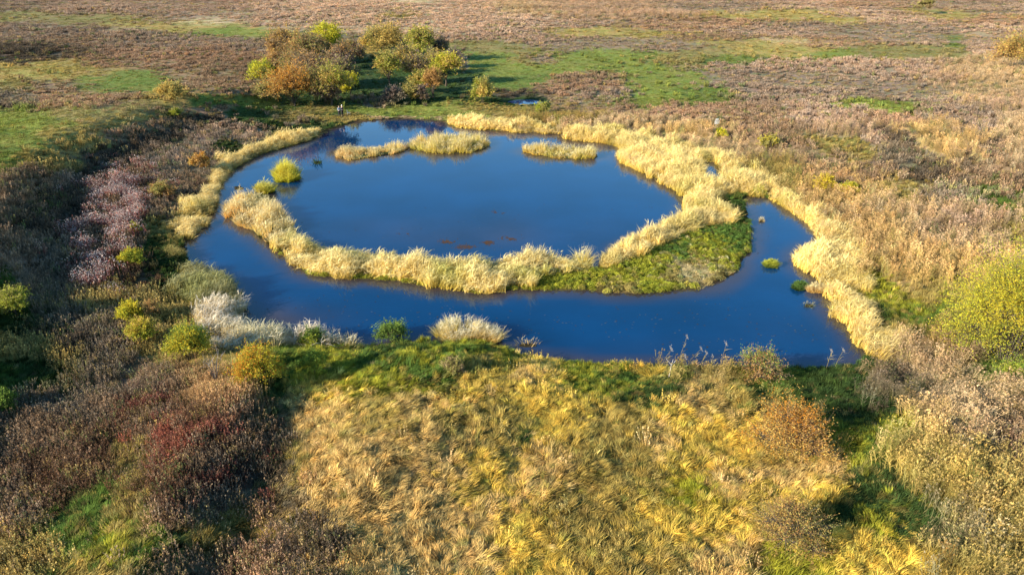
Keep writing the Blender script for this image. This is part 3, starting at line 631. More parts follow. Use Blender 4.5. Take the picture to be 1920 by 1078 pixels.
def scatter(name, x, y, z, rot, scl, pid, icol):
    n = len(x)
    me = bpy.data.meshes.new(name); me.vertices.add(n)
    me.vertices.foreach_set('co', np.stack([x, y, z], 1).astype(np.float32).ravel())
    for an, ty_, dat, key in (('rot', 'FLOAT_VECTOR', rot, 'vector'), ('scl', 'FLOAT_VECTOR', scl, 'vector')):
        a = me.attributes.new(an, ty_, 'POINT'); a.data.foreach_set(key, dat.astype(np.float32).ravel())
    a = me.attributes.new('pid', 'INT', 'POINT'); a.data.foreach_set('value', pid.astype(np.int32))
    a = me.attributes.new('icol', 'FLOAT_COLOR', 'POINT')
    a.data.foreach_set('color', np.concatenate([icol, np.ones((n, 1))], 1).astype(np.float32).ravel())
    o = bpy.data.objects.new(name, me); col.objects.link(o)
    ng = bpy.data.node_groups.get('scatter_plants')
    if ng is None:
        ng = bpy.data.node_groups.new('scatter_plants', 'GeometryNodeTree')
        ng.interface.new_socket('Geometry', in_out='INPUT', socket_type='NodeSocketGeometry')
        ng.interface.new_socket('Geometry', in_out='OUTPUT', socket_type='NodeSocketGeometry')
        N = ng.nodes; L = ng.links
        gi = N.new('NodeGroupInput'); go = N.new('NodeGroupOutput')
        ci = N.new('GeometryNodeCollectionInfo'); ci.inputs['Collection'].default_value = protos
        ci.inputs['Separate Children'].default_value = True; ci.inputs['Reset Children'].default_value = True
        ip = N.new('GeometryNodeInstanceOnPoints'); ip.inputs['Pick Instance'].default_value = True
        def na(nm, dt):
            q = N.new('GeometryNodeInputNamedAttribute'); q.data_type = dt; q.inputs['Name'].default_value = nm
            return [s for s in q.outputs if s.enabled and s.name == 'Attribute'][0]
        e2r = N.new('FunctionNodeEulerToRotation')
        L.new(gi.outputs[0], ip.inputs['Points']); L.new(ci.outputs[0], ip.inputs['Instance'])
        L.new(na('pid', 'INT'), ip.inputs['Instance Index'])
        L.new(na('rot', 'FLOAT_VECTOR'), e2r.inputs[0]); L.new(e2r.outputs[0], ip.inputs['Rotation'])
        L.new(na('scl', 'FLOAT_VECTOR'), ip.inputs['Scale'])
        L.new(ip.outputs[0], go.inputs[0])
    md = o.modifiers.new('scatter', 'NODES'); md.node_group = ng
    tag(o, kind='stuff')
    return o

def lod_of(dep): return np.where(dep < 58, 0, np.where(dep < 105, 1, 2))

# reed footprints
REED = {}
REED['ring'] = poly_w([(1056,262),(1110,268),(1166,276),(1160,290),(1170,304),(1205,322),(1250,347),(1286,368),(1292,386),(1284,412),(1250,430),(1205,452),(1165,465),(1140,482),(1130,506),
   (1150,503),(1185,484),(1230,463),(1280,444),(1320,428),(1352,420),(1368,408),(1366,392),(1356,372),(1375,360),(1402,368),(1440,372),(1470,386),(1500,409),(1540,441),(1551,460),(1510,467),(1488,484),(1498,497),(1535,520),(1555,545),
   (1558,580),(1585,612),(1618,650),(1640,668),(1684,660),(1656,624),(1630,596),(1604,562),(1608,525),(1616,492),(1608,474),(1584,446),(1548,418),(1492,384),(1436,346),(1394,322),(1366,304),(1330,288),(1280,274),(1200,260),(1120,250),(1068,249)])
REED['lower'] = poly_w([(518,464),(556,494),(580,513),(640,517),(720,521),(800,534),(860,541),(900,549),(945,541),(985,538),(992,522),(1040,512),(1098,508),(1060,492),(1000,491),(930,499),(860,506),(800,501),(720,491),(650,487),(610,474),(560,461),(535,452)])
REED['far'] = poly_w([(842,236),(900,244),(960,247),(1047,252),(1052,247),(1030,241),(960,234),(900,229),(845,226)])
REED['left'] = poly_w([(597,249),(575,264),(530,277),(480,292),(442,309),(417,333),(402,362),(394,402),(376,425),(352,446),(336,440),(334,415),(350,392),(378,362),(402,332),(424,305),(455,290),(480,280),(525,266),(570,254),(596,246)])
REED['leftblob'] = poly_w([(330,540),(340,572),(380,585),(430,578),(444,555),(404,520),(352,510)])
REED['nearleft'] = poly_w([(385,590),(395,640),(405,662),(440,668),(560,655),(662,648),(668,630),(600,622),(545,632),(480,632),(452,606),(446,580)])

def cover():
    r = np.random.default_rng(99)
    xs, ys, cells = [], [], []
    for (y0, y1, c) in ((17, 34, 0.21), (34, 52, 0.24), (52, 80, 0.36), (80, 130, 0.54), (130, 220, 0.85), (220, 360, 1.3), (360, 620, 2.2)):
        hw = y1 * 0.84 + 6
        gx = np.arange(-hw, hw, c); gy = np.arange(y0, y1, c)
        X, Y = np.meshgrid(gx, gy); X = X.ravel() + r.uniform(-.5, .5, X.size) * c; Y = Y.ravel() + r.uniform(-.5, .5, Y.size) * c
        k = np.abs(X) < Y * 0.80 + 5
        xs.append(X[k]); ys.append(Y[k]); cells.append(np.full(k.sum(), c))
    x = np.concatenate(xs); y = np.concatenate(ys); cell = np.concatenate(cells)
    sd = shore_sd(x, y); k = sd > 0.05
    x, y, cell, sd = x[k], y[k], cell[k], sd[k]
    inreed = np.zeros(len(x), bool)
    for p in REED.values(): inreed |= inside(x, y, p)
    for p in ISLW.values(): inreed |= inside(x, y, p)
    far = np.hypot((x - FARPOND[0]) / 4.4, (y - FARPOND[1]) / 3.4) < 1
    k = ~inreed & ~far
    x, y, cell, sd = x[k], y[k], cell[k], sd[k]
    z = terrain(x, y); dep = pix(x, y, z)[2]
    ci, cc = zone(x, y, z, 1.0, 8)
    n = len(x); lod = lod_of(dep)
    patch = fbm(x / 3.0, y / 3.0, 41, 3) + 0.5        # 0..1
    patch2 = fbm(x / 11.0, y / 9.0, 43, 3) + 0.5
    L_, G_, T_, W_, P_, R_, F_, S_, H_ = range(9)
    # density by class
    dens = np.select([ci == L_, ci == S_, ci == W_, ci == P_, ci == F_, ci == R_], [0.6, 0.75, 0.62, 0.5, 0.8, 0.6], 0.9)
    dens = np.where((dep > 60), np.minimum(1, dens * 1.25), dens)
    dens = np.where(np.isin(ci, [W_, P_, R_]), dens * np.clip(0.25 + 1.5 * patch, 0, 1), dens)
    # a little weed in the turf, a little grass among the weeds
    u = r.random(n)
    ci = np.where((ci == W_) & (u < 0.16), G_, ci)
    ci = np.where((ci == L_) & (u < 0.05) & (dep > 70), W_, ci)
    ci = np.where((ci == W_) & (patch < 0.30), S_, ci)
    br = np.isin(ci, [R_, F_]) & (fbm(x / 1.7, y / 1.7, 61, 3) + 0.25 * r.random(n) > 0.12)
    cc = np.where(br[:, None], P['brown'] * 0.8, cc); ci = np.where(br, W_, ci)
    tt = ci == T_
    ci = np.where(tt & (u < 0.012), W_, ci); ci = np.where(tt & (u > 0.93), G_, ci)
    ci = np.where(tt & (u > 0.05) & (u < 0.12), S_, ci)
    cc = np.where((ci == P_)[:, None] & (dep > 45)[:, None], cc * np.array([0.92, 0.90, 0.90]), cc)
    big = fbm(x / 26, y / 17, 47, 4)
    farw = (ci == W_) & (dep > 105)
    thin = farw & (big < -0.12) & (r.random(n) < 0.8)
    ci = np.where(thin, S_, ci)
    cc = np.where(thin[:, None], cc * 0.45 + P['khaki'] * 0.6, cc)
    keep = r.random(n) < dens
    big = big[keep]
    x, y, z, cell, dep, ci, cc, lod, patch, patch2, sd = [a[keep] for a in (x, y, z, cell, dep, ci, cc, lod, patch, patch2, sd)]
    n = len(x)
    base = np.array([[PROTO[(c, l)] for l in range(3)] for c in CLS])
    pid = base[ci, lod] + r.integers(0, NV, n)
    size = np.array([1.0, 0.9, 1.0, 0.85, 0.85, 0.95, 1.0, 1.0, 1.0])[ci]
    tus = np.clip(fbm(x / 0.7, y / 0.7, 45, 2) * 2.4 + 0.6, 0, 1.2)
    hz = size * (0.6 + 0.6 * patch) * r.uniform(0.75, 1.25, n) * np.where(np.isin(ci, [T_, G_]), 0.45 + 0.85 * tus, 0.8 + 0.3 * tus)
    hx = np.maximum(size, cell * 1.25) * r.uniform(0.85, 1.2, n)
    hx = np.where(cell > 0.5, np.maximum(hx, cell * 1.35), hx)
    hz = hz * np.where(dep > 105, 0.75 + 1.6 * np.clip(big, -0.1, 0.35), 1)
    cc = np.where((ci == F_)[:, None], P['rose'] * 1.1, cc)
    isT = np.isin(ci, [T_])[:, None]; cc = np.where(isT, cc * np.array([1.24, 1.18, 1.02]), cc)
    hz = hz * np.where(cell > 0.9, 1.0 + 0.12 * (cell - 0.9), 1)
    flow = 0.6 + 3.0 * fbm(x / 7, y / 7, 51, 2) + 4.0 * fbm(x / 1.2, y / 1.2, 52, 2) + r.normal(0, 0.7, n)
    az = np.where(np.isin(ci, [T_, G_, S_]), flow, np.where(np.isin(ci, [P_]), 0.3 + r.normal(0, 0.7, n), r.uniform(0, 6.28, n)))
    tiltm = np.where(np.isin(ci, [T_]), 0.12, 0.07)
    rot = np.stack([r.normal(0, 1, n) * tiltm, r.normal(0, 1, n) * tiltm, az], 1)
    tone = (1 + r.normal(0, 1, n) * np.where(dep > 110, 0.12, 0.26)) * (0.8 + 0.4 * patch2)
    hue = r.normal(0, 0.05, n)
    # stray colours: a clump here and there keeps green or has gone grey
    u = r.random(n); tgt = np.select([u < 0.05, u < 0.10, u < 0.14], [0, 1, 2], 3)
    alt = np.array([P['green'], P['khaki'], P['umber'], P['tan']])[tgt]
    m = np.where((tgt < 3) & ~np.isin(ci, [F_]), 0.55, 0)[:, None]
    cc = cc * (1 - m) + alt * m
    cc = np.clip(cc * tone[:, None] * np.stack([1 + hue, 1 - 0 * hue, 1 - hue], 1), 0.01, 0.9)
    scl = np.stack([hx, hx, hz], 1)
    names = {L_: 'turf_grass', G_: 'green_grass', T_: 'matted_dry_grass', W_: 'dry_weeds', P_: 'feathery_reeds', R_: 'red_weeds', F_: 'fluffy_seedheads', S_: 'straw_grass', H_: 'marsh_herbs'}
    labels = {L_: 'short green turf grass between the weeds of the meadow', G_: 'long lush green grass on the near bank and hollows',
      T_: 'matted golden tan grass combed by wind in the foreground', W_: 'brown and mauve dry weeds covering the meadow and embankment',
      P_: 'tan feathery plumed reeds on the right bank', R_: 'dark red dried weeds at lower left and right edge', F_: 'pinkish weeds with white fluffy seedheads left of the pond',
      S_: 'thin straw coloured grass patches in the meadow', H_: 'low leafy green marsh plants inside the reed ring'}
    cats = {L_: 'grass', G_: 'grass', T_: 'dry grass', W_: 'weeds', P_: 'reeds', R_: 'weeds', F_: 'weeds', S_: 'dry grass', H_: 'marsh plants'}
    for c in range(9):
        k = ci == c
        if k.sum() == 0: continue
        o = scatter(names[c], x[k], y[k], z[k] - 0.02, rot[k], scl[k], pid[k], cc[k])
        tag(o, labels[c], cats[c])
    print('cover plants', n)
cover()

def reeds(name, poly, label, h, colr, seed, cell=0.27, proto='E', jitc=0.12, edge=0.8, name_green=False):
    r = np.random.default_rng(seed)
    x0, y0 = poly.min(0) - 1; x1, y1 = poly.max(0) + 1
    X, Y = np.meshgrid(np.arange(x0, x1, cell), np.arange(y0, y1, cell))
    x = X.ravel() + r.uniform(-.6, .6, X.size) * cell; y = Y.ravel() + r.uniform(-.6, .6, X.size) * cell
    d = segdist(x, y, poly); ins = inside(x, y, poly)
    nz = fbm(x / 1.6, y / 1.6, seed, 3)
    sd = shore_sd(x, y)
    k = ((ins & (d > 0.0)) | (d < 0.3 + 2.2 * nz)) & (sd > -0.35)
    k &= ~((nz < -0.17) & (r.random(len(x)) < 0.85))
    x, y, d, nz = x[k], y[k], d[k], nz[k]
    z = np.maximum(terrain(x, y), -0.05); dep = pix(x, y, z)[2]
    n = len(x); lod = lod_of(dep)
    pid = np.array([PROTO[(proto, l)] for l in range(3)])[lod] + r.integers(0, NV, n)
    big = fbm(x / 3.5, y / 3.5, seed + 7, 2)
    hz = h / 1.5 * (0.6 + 0.4 * sstep(d / edge)) * (1 + 1.7 * nz + 1.1 * big) * r.uniform(0.7, 1.15, n)
    hx = np.maximum(1.0, cell * 3.0) * r.uniform(0.8, 1.2, n)
    rot = np.stack([r.normal(0, 0.15, n), 0.1 + r.normal(0, 0.15, n), 3 * big + r.normal(0, 0.9, n)], 1)
    tone = (1 + r.normal(0, jitc, n)) * (1 + 0.5 * fbm(x / 2.2, y / 2.2, seed + 3, 2))
    c = np.asarray(colr)[None] * tone[:, None]
    gr = (np.clip(fbm(x / 2.8, y / 2.8, seed + 9, 2) * 2.2, 0, 1) * (0.85 if name_green else 0.45))[:, None]
    c = c * (1 - gr) + (P['lime'] * 1.15) * gr
    o = scatter(name, x, y, z, rot, np.stack([hx, hx, hz], 1), pid, np.clip(c, 0.01, 0.9))
    tag(o, label, 'reeds'); return o

RC = s2l(252, 226, 148) * 0.76; RG = s2l(205, 196, 130) * 0.55; RWH = s2l(250, 230, 190) * 0.70
reeds('reed_bed', REED['ring'], 'long golden reed belt along the right shore and its curving spit', 1.3, RC, 201)
reeds('reed_bed', REED['lower'], 'wind bent pale and yellow reed bar between the two lower water channels', 1.3, RC, 202, proto='Y', name_green=True)
reeds('reed_bed', REED['far'], 'thin golden reed strip along the far shore by green turf', 1.25, RC, 203)
reeds('reed_bed', REED['left'], 'curved golden reed fringe on the upper left shore', 1.05, RC * 0.92, 204)
reeds('reed_bed', REED['leftblob'], 'grey green reed mound on the lower left shore', 1.5, RG * 0.8, 205, proto='Y')
reeds('reed_bed', REED['nearleft'], 'whitish tousled reeds on the near left shore', 1.5, RWH, 206, proto='Y')

# ------------------------------------------------------------------ free-standing reed clumps: one real mesh each
def clump(name, poly, h, cb, ct, label, n, seed, cat='reed clump', w=0.05, dome=False, group=None, lean=0.12):
    r = np.random.default_rng(seed)
    x0, y0 = poly.min(0); x1, y1 = poly.max(0)
    x = r.uniform(x0, x1, n * 3); y = r.uniform(y0, y1, n * 3)
    k = inside(x, y, poly) & (fbm(x / 0.9, y / 0.9, seed + 5, 2) > -0.2); x, y = x[k][:n], y[k][:n]; n = len(x)
    wb = min(1.0, (x1 - x0) / 4); x = x + wb * 0.9 * fbm(x / 1.1, y / 1.1, seed + 6, 2); y = y + wb * 1.3 * fbm(x / 1.1 + 7, y / 1.1, seed + 8, 2)
    cx, cy = x.mean(), y.mean()
    d = segdist(x, y, poly); rad = max(d.max(), 0.2)
    nz = fbm(x / 1.3, y / 1.3, seed, 3)
    L = h * (0.7 + 0.35 * sstep(d / min(rad, 0.8))) * r.uniform(0.6, 1.1, n) * (1 + 2.0 * nz)
    az = np.arctan2(y - cy, x - cx) + r.normal(0, 0.7, n)
    edge = 1 - sstep(d / min(rad, 1.2))
    if dome: ln = np.hypot(x - cx, y - cy) / max(x1 - x0, y1 - y0) * 1.5 + np.abs(r.normal(0, 0.1, n))
    else: ln = np.abs(r.normal(lean, 0.12, n)) + 0.35 * edge; 
    base = np.stack([x - cx, y - cy, np.full(n, -0.08)], 1)
    v = (1 + r.normal(0, 0.16, n))[:, None]
    gz = (np.clip(0.5 + 2.5 * fbm(x / 1.8, y / 1.8, seed + 2, 2), 0, 1))[:, None]
    b = (np.asarray(cb) * gz + np.asarray(cb) * np.array([1.1, 0.85, 0.9]) * (1 - gz)) * v
    g = Geo()
    blades(g, base, az, L, ln, r.uniform(0, 0.6, n) ** 1.4, w * r.uniform(0.7, 1.3, n), b, np.asarray(ct) * v, r)
    q = r.integers(0, n, n // 3); bb = base[q].copy(); bb[:, 2] = L[q] * r.uniform(.5, .9, len(q))
    blades(g, bb, r.uniform(-1.8, 2.4, len(q)), h * .3, r.uniform(.3, 1.3, len(q)), r.uniform(.3, 1, len(q)), w, np.asarray(ct) * v[q], np.asarray(ct) * 1.08 * v[q], r)
    # a dark soaked root mat under the stems
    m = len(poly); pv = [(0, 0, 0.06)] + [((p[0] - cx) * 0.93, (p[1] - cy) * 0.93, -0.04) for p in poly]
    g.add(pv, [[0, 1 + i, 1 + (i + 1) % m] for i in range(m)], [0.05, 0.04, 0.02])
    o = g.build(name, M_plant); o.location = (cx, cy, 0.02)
    tag(o, label, cat, group); return o

YB = s2l(238, 218, 70) * 0.72; GB = P['gold'] * 1.2; TP = s2l(245, 225, 165) * 0.72; TW = s2l(250, 238, 215) * 0.8
clump('reed_island', ISLW['A'], 1.0, GB, TP, 'narrow low reed island left of the broad one in the upper pond', 2600, 301)
clump('reed_island', ISLW['B'], 1.35, YB, TP, 'broad rounded reed island with white tips in the upper pond middle', 4200, 302)
clump('reed_island', ISLW['C'], 1.2, YB, TP, 'oblong yellow reed island alone at the right of the upper pond', 3000, 303)
def disc(px, py, rx, ry, n=14, wob=0.15, seed=1):
    r = np.random.default_rng(seed)
    a = np.linspace(0, 2 * math.pi, n, endpoint=False); q = 1 + r.uniform(-wob, wob, n)
    return poly_w(np.stack([px + rx * q * np.cos(a), py + ry * q * np.sin(a)], 1))
clump('reed_tussock', disc(538, 334, 21, 9), 1.75, s2l(226, 220, 60) * .7, s2l(240, 228, 96) * .72, 'round bright yellow green reed tussock alone in the upper left water', 2200, 311, dome=True)
clump('reed_tussock', disc(496, 356, 17, 7), 1.4, s2l(216, 212, 60) * .65, s2l(230, 218, 110) * .65, 'smaller yellow green tussock touching the left reed island', 1300, 312, dome=True)
clump('reed_island', poly_w([(425,396),(428,410),(470,433),(512,462),(528,462),(545,450),(542,425),(528,402),(512,388),(480,380),(445,384)]), 1.45, GB * 1.1, TP * 1.05, 'dense golden wedge of reeds at the left of the inner channel', 6500, 313)
clump('reed_clump', poly_w([(818,630),(828,640),(870,644),(915,644),(930,637),(918,626),(870,618),(830,620)]), 1.15, YB, s2l(246, 232, 190) * .72, 'arching white tipped reed clump on the near shore by open water', 2600, 314, w=0.035, lean=0.3)
clump('reed_clump', disc(1385, 350, 22, 5, seed=3), 1.2, YB, TP * .95, 'small yellow dome of reeds by the channel top right', 700, 315, dome=True)
clump('reed_clump', disc(1422, 366, 12, 4, seed=4), 1.0, P['lime'] * 1.2, s2l(220, 220, 100) * .65, 'little lime tuft left of the right shore belt top', 350, 316, dome=True)
clump('reed_clump', disc(1088, 498, 13, 6, seed=5), 1.5, YB, TP, 'slim reed clump standing in the gap of the lower bar', 320, 317, dome=True, w=0.035)
clump('reed_clump', disc(330, 482, 20, 9, seed=6), 1.4, P['green'], P['khaki'], 'small grey yellow reed clump on the left shore', 1100, 318, dome=True, w=0.035)
clump('water_plant_tuft', disc(1446, 497, 15, 7, seed=7), 0.7, P['green'] * 1.2, P['lime'] * 1.3, 'green tuft standing alone in the right channel', 900, 319, 'water plant', w=0.06, dome=True)
clump('water_plant_tuft', disc(1499, 539, 15, 6, seed=8), 0.45, P['dgreen'] * 1.1, P['green'] * 1.2, 'dark green low mat near the right shore bay', 800, 320, 'water plant', w=0.06, dome=True)
clump('water_plant_tuft', disc(1532, 545, 18, 5, seed=9), 0.7, GB, TP, 'low straw yellow tuft beside the dark green mat', 700, 321, 'water plant', w=0.045, dome=True)
clump('water_plant_tuft', disc(1428, 416, 5, 3, seed=10), 0.4, P['khaki'], TP, 'tiny whitish tuft high in the right channel', 70, 322, 'water plant', w=0.05, dome=True)
clump('water_plant_tuft', disc(1517, 573, 12, 5, seed=11), 0.55, P['green'], P['palegr'] * 1.2, 'sparse pale green tuft below the straw tuft', 60, 323, 'water plant', w=0.04, dome=True)
clump('water_plant_tuft', disc(595, 305, 9, 4, seed=12), 0.7, P['dgreen'], P['dgreen'], 'dark floating plant between round tussock and narrow island', 60, 324, 'water plant', w=0.07, dome=True)
clump('water_plant_tuft', disc(448, 353, 12, 5, seed=13), 0.5, P['palegr'], P['palegr'], 'few pale stems poking out near the upper left fringe', 26, 325, 'water plant', w=0.04, dome=True)
clump('reed_clump', disc(990, 648, 22, 5, seed=15), 0.8, P['khaki'], P['straw'], 'few bent white reeds at the tip of the near bank', 36, 327, w=0.04, dome=True)

# single plumed stalks against the water on the near bank
def stalk(px, py, h, label, seed, c=s2l(205, 196, 184) * .6):
    r = np.random.default_rng(seed)
    x, y, z = at(px, py)
    t = empty('plumed_reed', (x, y, z), r.uniform(-0.9, 0.9)); tag(t, label, 'reed', 'plumed reeds along the near bank')
    g = Geo(); lx = r.uniform(0.05, 0.5) * h; pts = [(0, 0, 0), (lx * .35, 0, h * .5), (lx, 0.05, h)]
    tube(g, pts, [0.011, 0.009, 0.006], P['khaki'], 4); g.build('stem', M_plant, t)
    g = Geo(); n = 46; q = r.random(n)[:, None]
    cen = np.array(pts[2]) + np.array([0.16, 0.0, -0.30]) * (q - 0.55) + r.normal(0, 0.035, (n, 3))
    leaves(g, cen, np.array([0.5, 0, -0.8]) + r.normal(0, 0.5, (n, 3)), 0.11, 0.025, np.asarray(c)); g.build('plume', M_plant, t)
    g = Geo(); n = 6; q = r.uniform(0.25, 0.8, n)
    b = np.stack([lx * q, 0 * q, h * q], 1); blades(g, b, r.uniform(-1.5, 1.5, n), 0.42, r.uniform(.5, 1.1, n), 0.4, 0.04, P['khaki'], P['straw'], r); g.build('leaves', M_plant, t)
for i, (px, py, h, lab) in enumerate((
  (1238, 694, 1.8, 'leftmost tall plumed reed against the dark water'), (1270, 690, 2.3, 'tallest plumed reed of the left group by the water'),
  (1262, 702, 1.5, 'short plumed reed leaning at the foot of the tallest'), (1284, 694, 1.9, 'plumed reed just right of the tallest'),
  (1309, 697, 1.5, 'rightmost plumed reed of the left group'), (1331, 699, 1.2, 'plumed reed standing alone between both groups'),
  (1350, 692, 2.0, 'tall plumed reed before the round green shrub'), (1382, 693, 1.4, 'plumed reed touching the round green shrub'),
  (1548, 694, 1.4, 'small plumed reed on the bank left of the pond corner'), (1564, 692, 1.5, 'small plumed reed nearest the pond corner'))):
    stalk(px, py, h, lab, 400 + i)

# things afloat: flecks of leaf litter
r = np.random.default_rng(61); g = Geo(); n = 700
px = r.uniform(480, 1560, n * 4); py = np.where(r.random(n * 4) < 0.75, r.uniform(545, 670, n * 4), r.uniform(380, 490, n * 4))
x, y = flat(px, py); k = shore_sd(x, y) < -0.8; x, y = x[k][:n], y[k][:n]; n = len(x)
k = fbm(x / 4, y / 4, 71) > -0.02; x, y = x[k], y[k]; n = len(x)
a = r.uniform(0, 6.28, n); s = r.uniform(0.03, 0.10, n)
V = np.stack([np.stack([x + s * np.cos(a + q), y + s * .6 * np.sin(a + q), np.full(n, 0.006)], 1) for q in (0, 1.57, 3.14, 4.71)], 1).reshape(-1, 3)
T = (np.array([[0, 1, 2], [0, 2, 3]])[None] + (np.arange(n) * 4)[:, None, None]).reshape(-1, 3)
g.add(V, T, np.repeat(np.array([[0.10, 0.12, 0.14], [0.08, 0.06, 0.04]])[r.integers(0, 2, n)], 4, 0))
tag(g.build('floating_litter', M_plant), 'tiny flecks of leaf litter floating on the dark water', 'leaf litter', kind='stuff')
for i, (px, py, rx, ry, lab) in enumerate(((762,437,8,3,'small rusty weed patch floating nearest the left'), (840,453,9,3,'round rusty weed patch left of the longest one'), (872,463,15,4,'longest rusty weed patch floating by the lower bar'),
      (915,455,7,3,'tiny rusty weed patch between two larger ones'), (957,447,12,4,'rusty weed patch floating farthest right'), (935,398,7,3,'faint rusty weed patch highest in the pond'))):
    pl = disc(px, py, rx, ry, 16, 0.35, 500 + i); cx, cy = pl.mean(0)
    rr = np.random.default_rng(520 + i); n = 260; x = rr.normal(0, 0.6, n) * (pl[:, 0].max() - pl[:, 0].min()) * .5; y = rr.normal(0, 0.6, n) * (pl[:, 1].max() - pl[:, 1].min()) * .5
    kk = fbm((x + cx) / 0.7, (y + cy) / 0.7, 90, 3) > -0.03; x, y = x[kk], y[kk]; n = len(x)
    g = Geo(); s = rr.uniform(0.025, 0.085, n); a = rr.uniform(0, 6.28, n)
    V = np.stack([np.stack([x + s * np.cos(a + q), y + s * np.sin(a + q), 0.003 + rr.uniform(0, .004, n)], 1) for q in (0, 1.57, 3.14, 4.71)], 1).reshape(-1, 3)
    T = (np.array([[0, 1, 2], [0, 2, 3]])[None] + (np.arange(n) * 4)[:, None, None]).reshape(-1, 3)
    g.add(V, T, np.array([0.13, 0.075, 0.045]))
    o = g.build('water_weed', M_plant); o.location = (cx, cy, 0.002); tag(o, lab, 'water weed', 'rusty weed patches afloat', 'stuff')

# ------------------------------------------------------------------ bushes and trees
def bush(name, px, py, wpx, hpx, cols, label, cat='bush', seed=1, n=2600, trunk=0.12, leaf=None, lumps=9, tree=0.0, sparse=0.0, wood=(0.075, 0.06, 0.045), group=None, dens=1.0):
    """px,py foot of the plant; wpx,hpx apparent size"""
    r = np.random.default_rng(seed)
    x, y, z = at(px, py); s = px_per_m(x, y, z)
    phi = math.atan2(CAM_H - z, y)
    W = wpx / s; H = max(0.75 * W, (hpx / s - 0.35 * W * math.sin(phi)) / math.cos(phi))
    t = empty(name, (x, y, z - 0.03)); tag(t, label, cat, group)
    R = W / 2
    if s < 14: W *= 1.38; H *= 1.22; tree *= 0.5
    if leaf is None: leaf = max(0.058, 1.4 / (s * 0.533))
    z0 = H * tree
    lum = []
    for i in range(lumps):
        a = 2.4 * i + r.uniform(-.4, .4); f = math.sqrt((i + 0.3) / lumps)
        zz = z0 + (H - z0) * (0.2 + 0.48 * math.sqrt(max(0, 1 - f * f)) + r.uniform(-0.08, 0.1))
        lum.append((0.66 * R * f * math.cos(a), 0.66 * R * f * math.sin(a), zz, R * r.uniform(0.34, 0.62) * (1.15 - 0.25 * f)))
    gb = Geo(); gf = Geo(); wood = np.array(wood)
    if tree > 0:
        tube(gb, [(0, 0, -0.05), (0.03 * R, 0, z0 * 0.6), (0, 0.03 * R, z0 + 0.1 * H)], [trunk, trunk * .8, trunk * .6], wood, 7)
    for (lx, ly, lz, lr) in lum:
        b0 = (0, 0, z0) if tree > 0 else (0.12 * lx, 0.12 * ly, 0)
        mid = ((lx * 0.5) + r.normal(0, .05 * R), ly * 0.5 + r.normal(0, .05 * R), (lz + b0[2]) * 0.5)
        k = trunk * (0.5 if tree > 0 else 0.3)
        tube(gb, [b0, mid, (lx, ly, lz - lr * .3)], [k, k * .7, k * .3], wood, 4)
    per = int(n * (3.4 if s < 14 else 3.2) * dens / lumps)
    for li, (lx, ly, lz, lr) in enumerate(lum):
        ntw = max(14, per // 14); m = ntw * 14
        d = r.normal(size=(ntw, 3)); d[:, 2] = np.abs(d[:, 2]) * 1.0 - 0.25; d /= np.linalg.norm(d, axis=1, keepdims=True)
        base = np.array([lx, ly, lz - lr * 0.45])
        ln = lr * r.uniform(0.65, 1.6, ntw) * r.choice([1, 1, 1, 1.25], ntw)
        i = np.repeat(np.arange(ntw), 14); q = r.uniform(0.3, 1.0, m) ** 0.7
        cen = base + d[i] * (ln[i] * q)[:, None] + r.normal(0, 0.05 * lr + leaf * 0.35, (m, 3))
        cen[:, 2] = np.maximum(cen[:, 2], 0.05)
        cw = r.random(len(cols)) ** 2 + 0.1; cw[li % len(cols)] += 1.0; cw /= cw.sum()
        # tips keep the first colour of the list, the lower inside the last
        ct = np.array(cols)[r.choice(len(cols), m, p=cw)]
        v = (1 + r.normal(0, 0.17, m)) * np.repeat(1 + r.normal(0, 0.1, ntw), 14)
        if sparse > 0:
            k = r.random(m) > sparse; cen, i2, ct, v = cen[k], i[k], ct[k], v[k]
        else: i2 = i
        leaves(gf, cen, d[i2] + r.normal(0, 0.7, (len(cen), 3)), leaf * r.uniform(0.8, 1.5, len(cen)), leaf * 0.55, np.clip(ct * v[:, None] * (1.4 if s > 14 else 1.3), 0.01, 0.9), r)
        # twigs
        tips = base + d * ln[:, None]; b = np.tile(base, (ntw, 1)) + r.normal(0, 0.02, (ntw, 3))
        side = np.cross(d, r.normal(size=(ntw, 3))); side /= np.linalg.norm(side, axis=1, keepdims=True)
        tw = max(0.012, 0.35 / s)
        V = np.stack([b - side * tw, b + side * tw, tips], 1).reshape(-1, 3)
        gb.add(V, np.arange(ntw * 3).reshape(-1, 3), wood * 1.2)
    gb.build('trunk' if tree > 0 else 'stems', M_wood, t)
    gf.build('crown' if tree > 0 else 'foliage', M_plant, t)
    return t

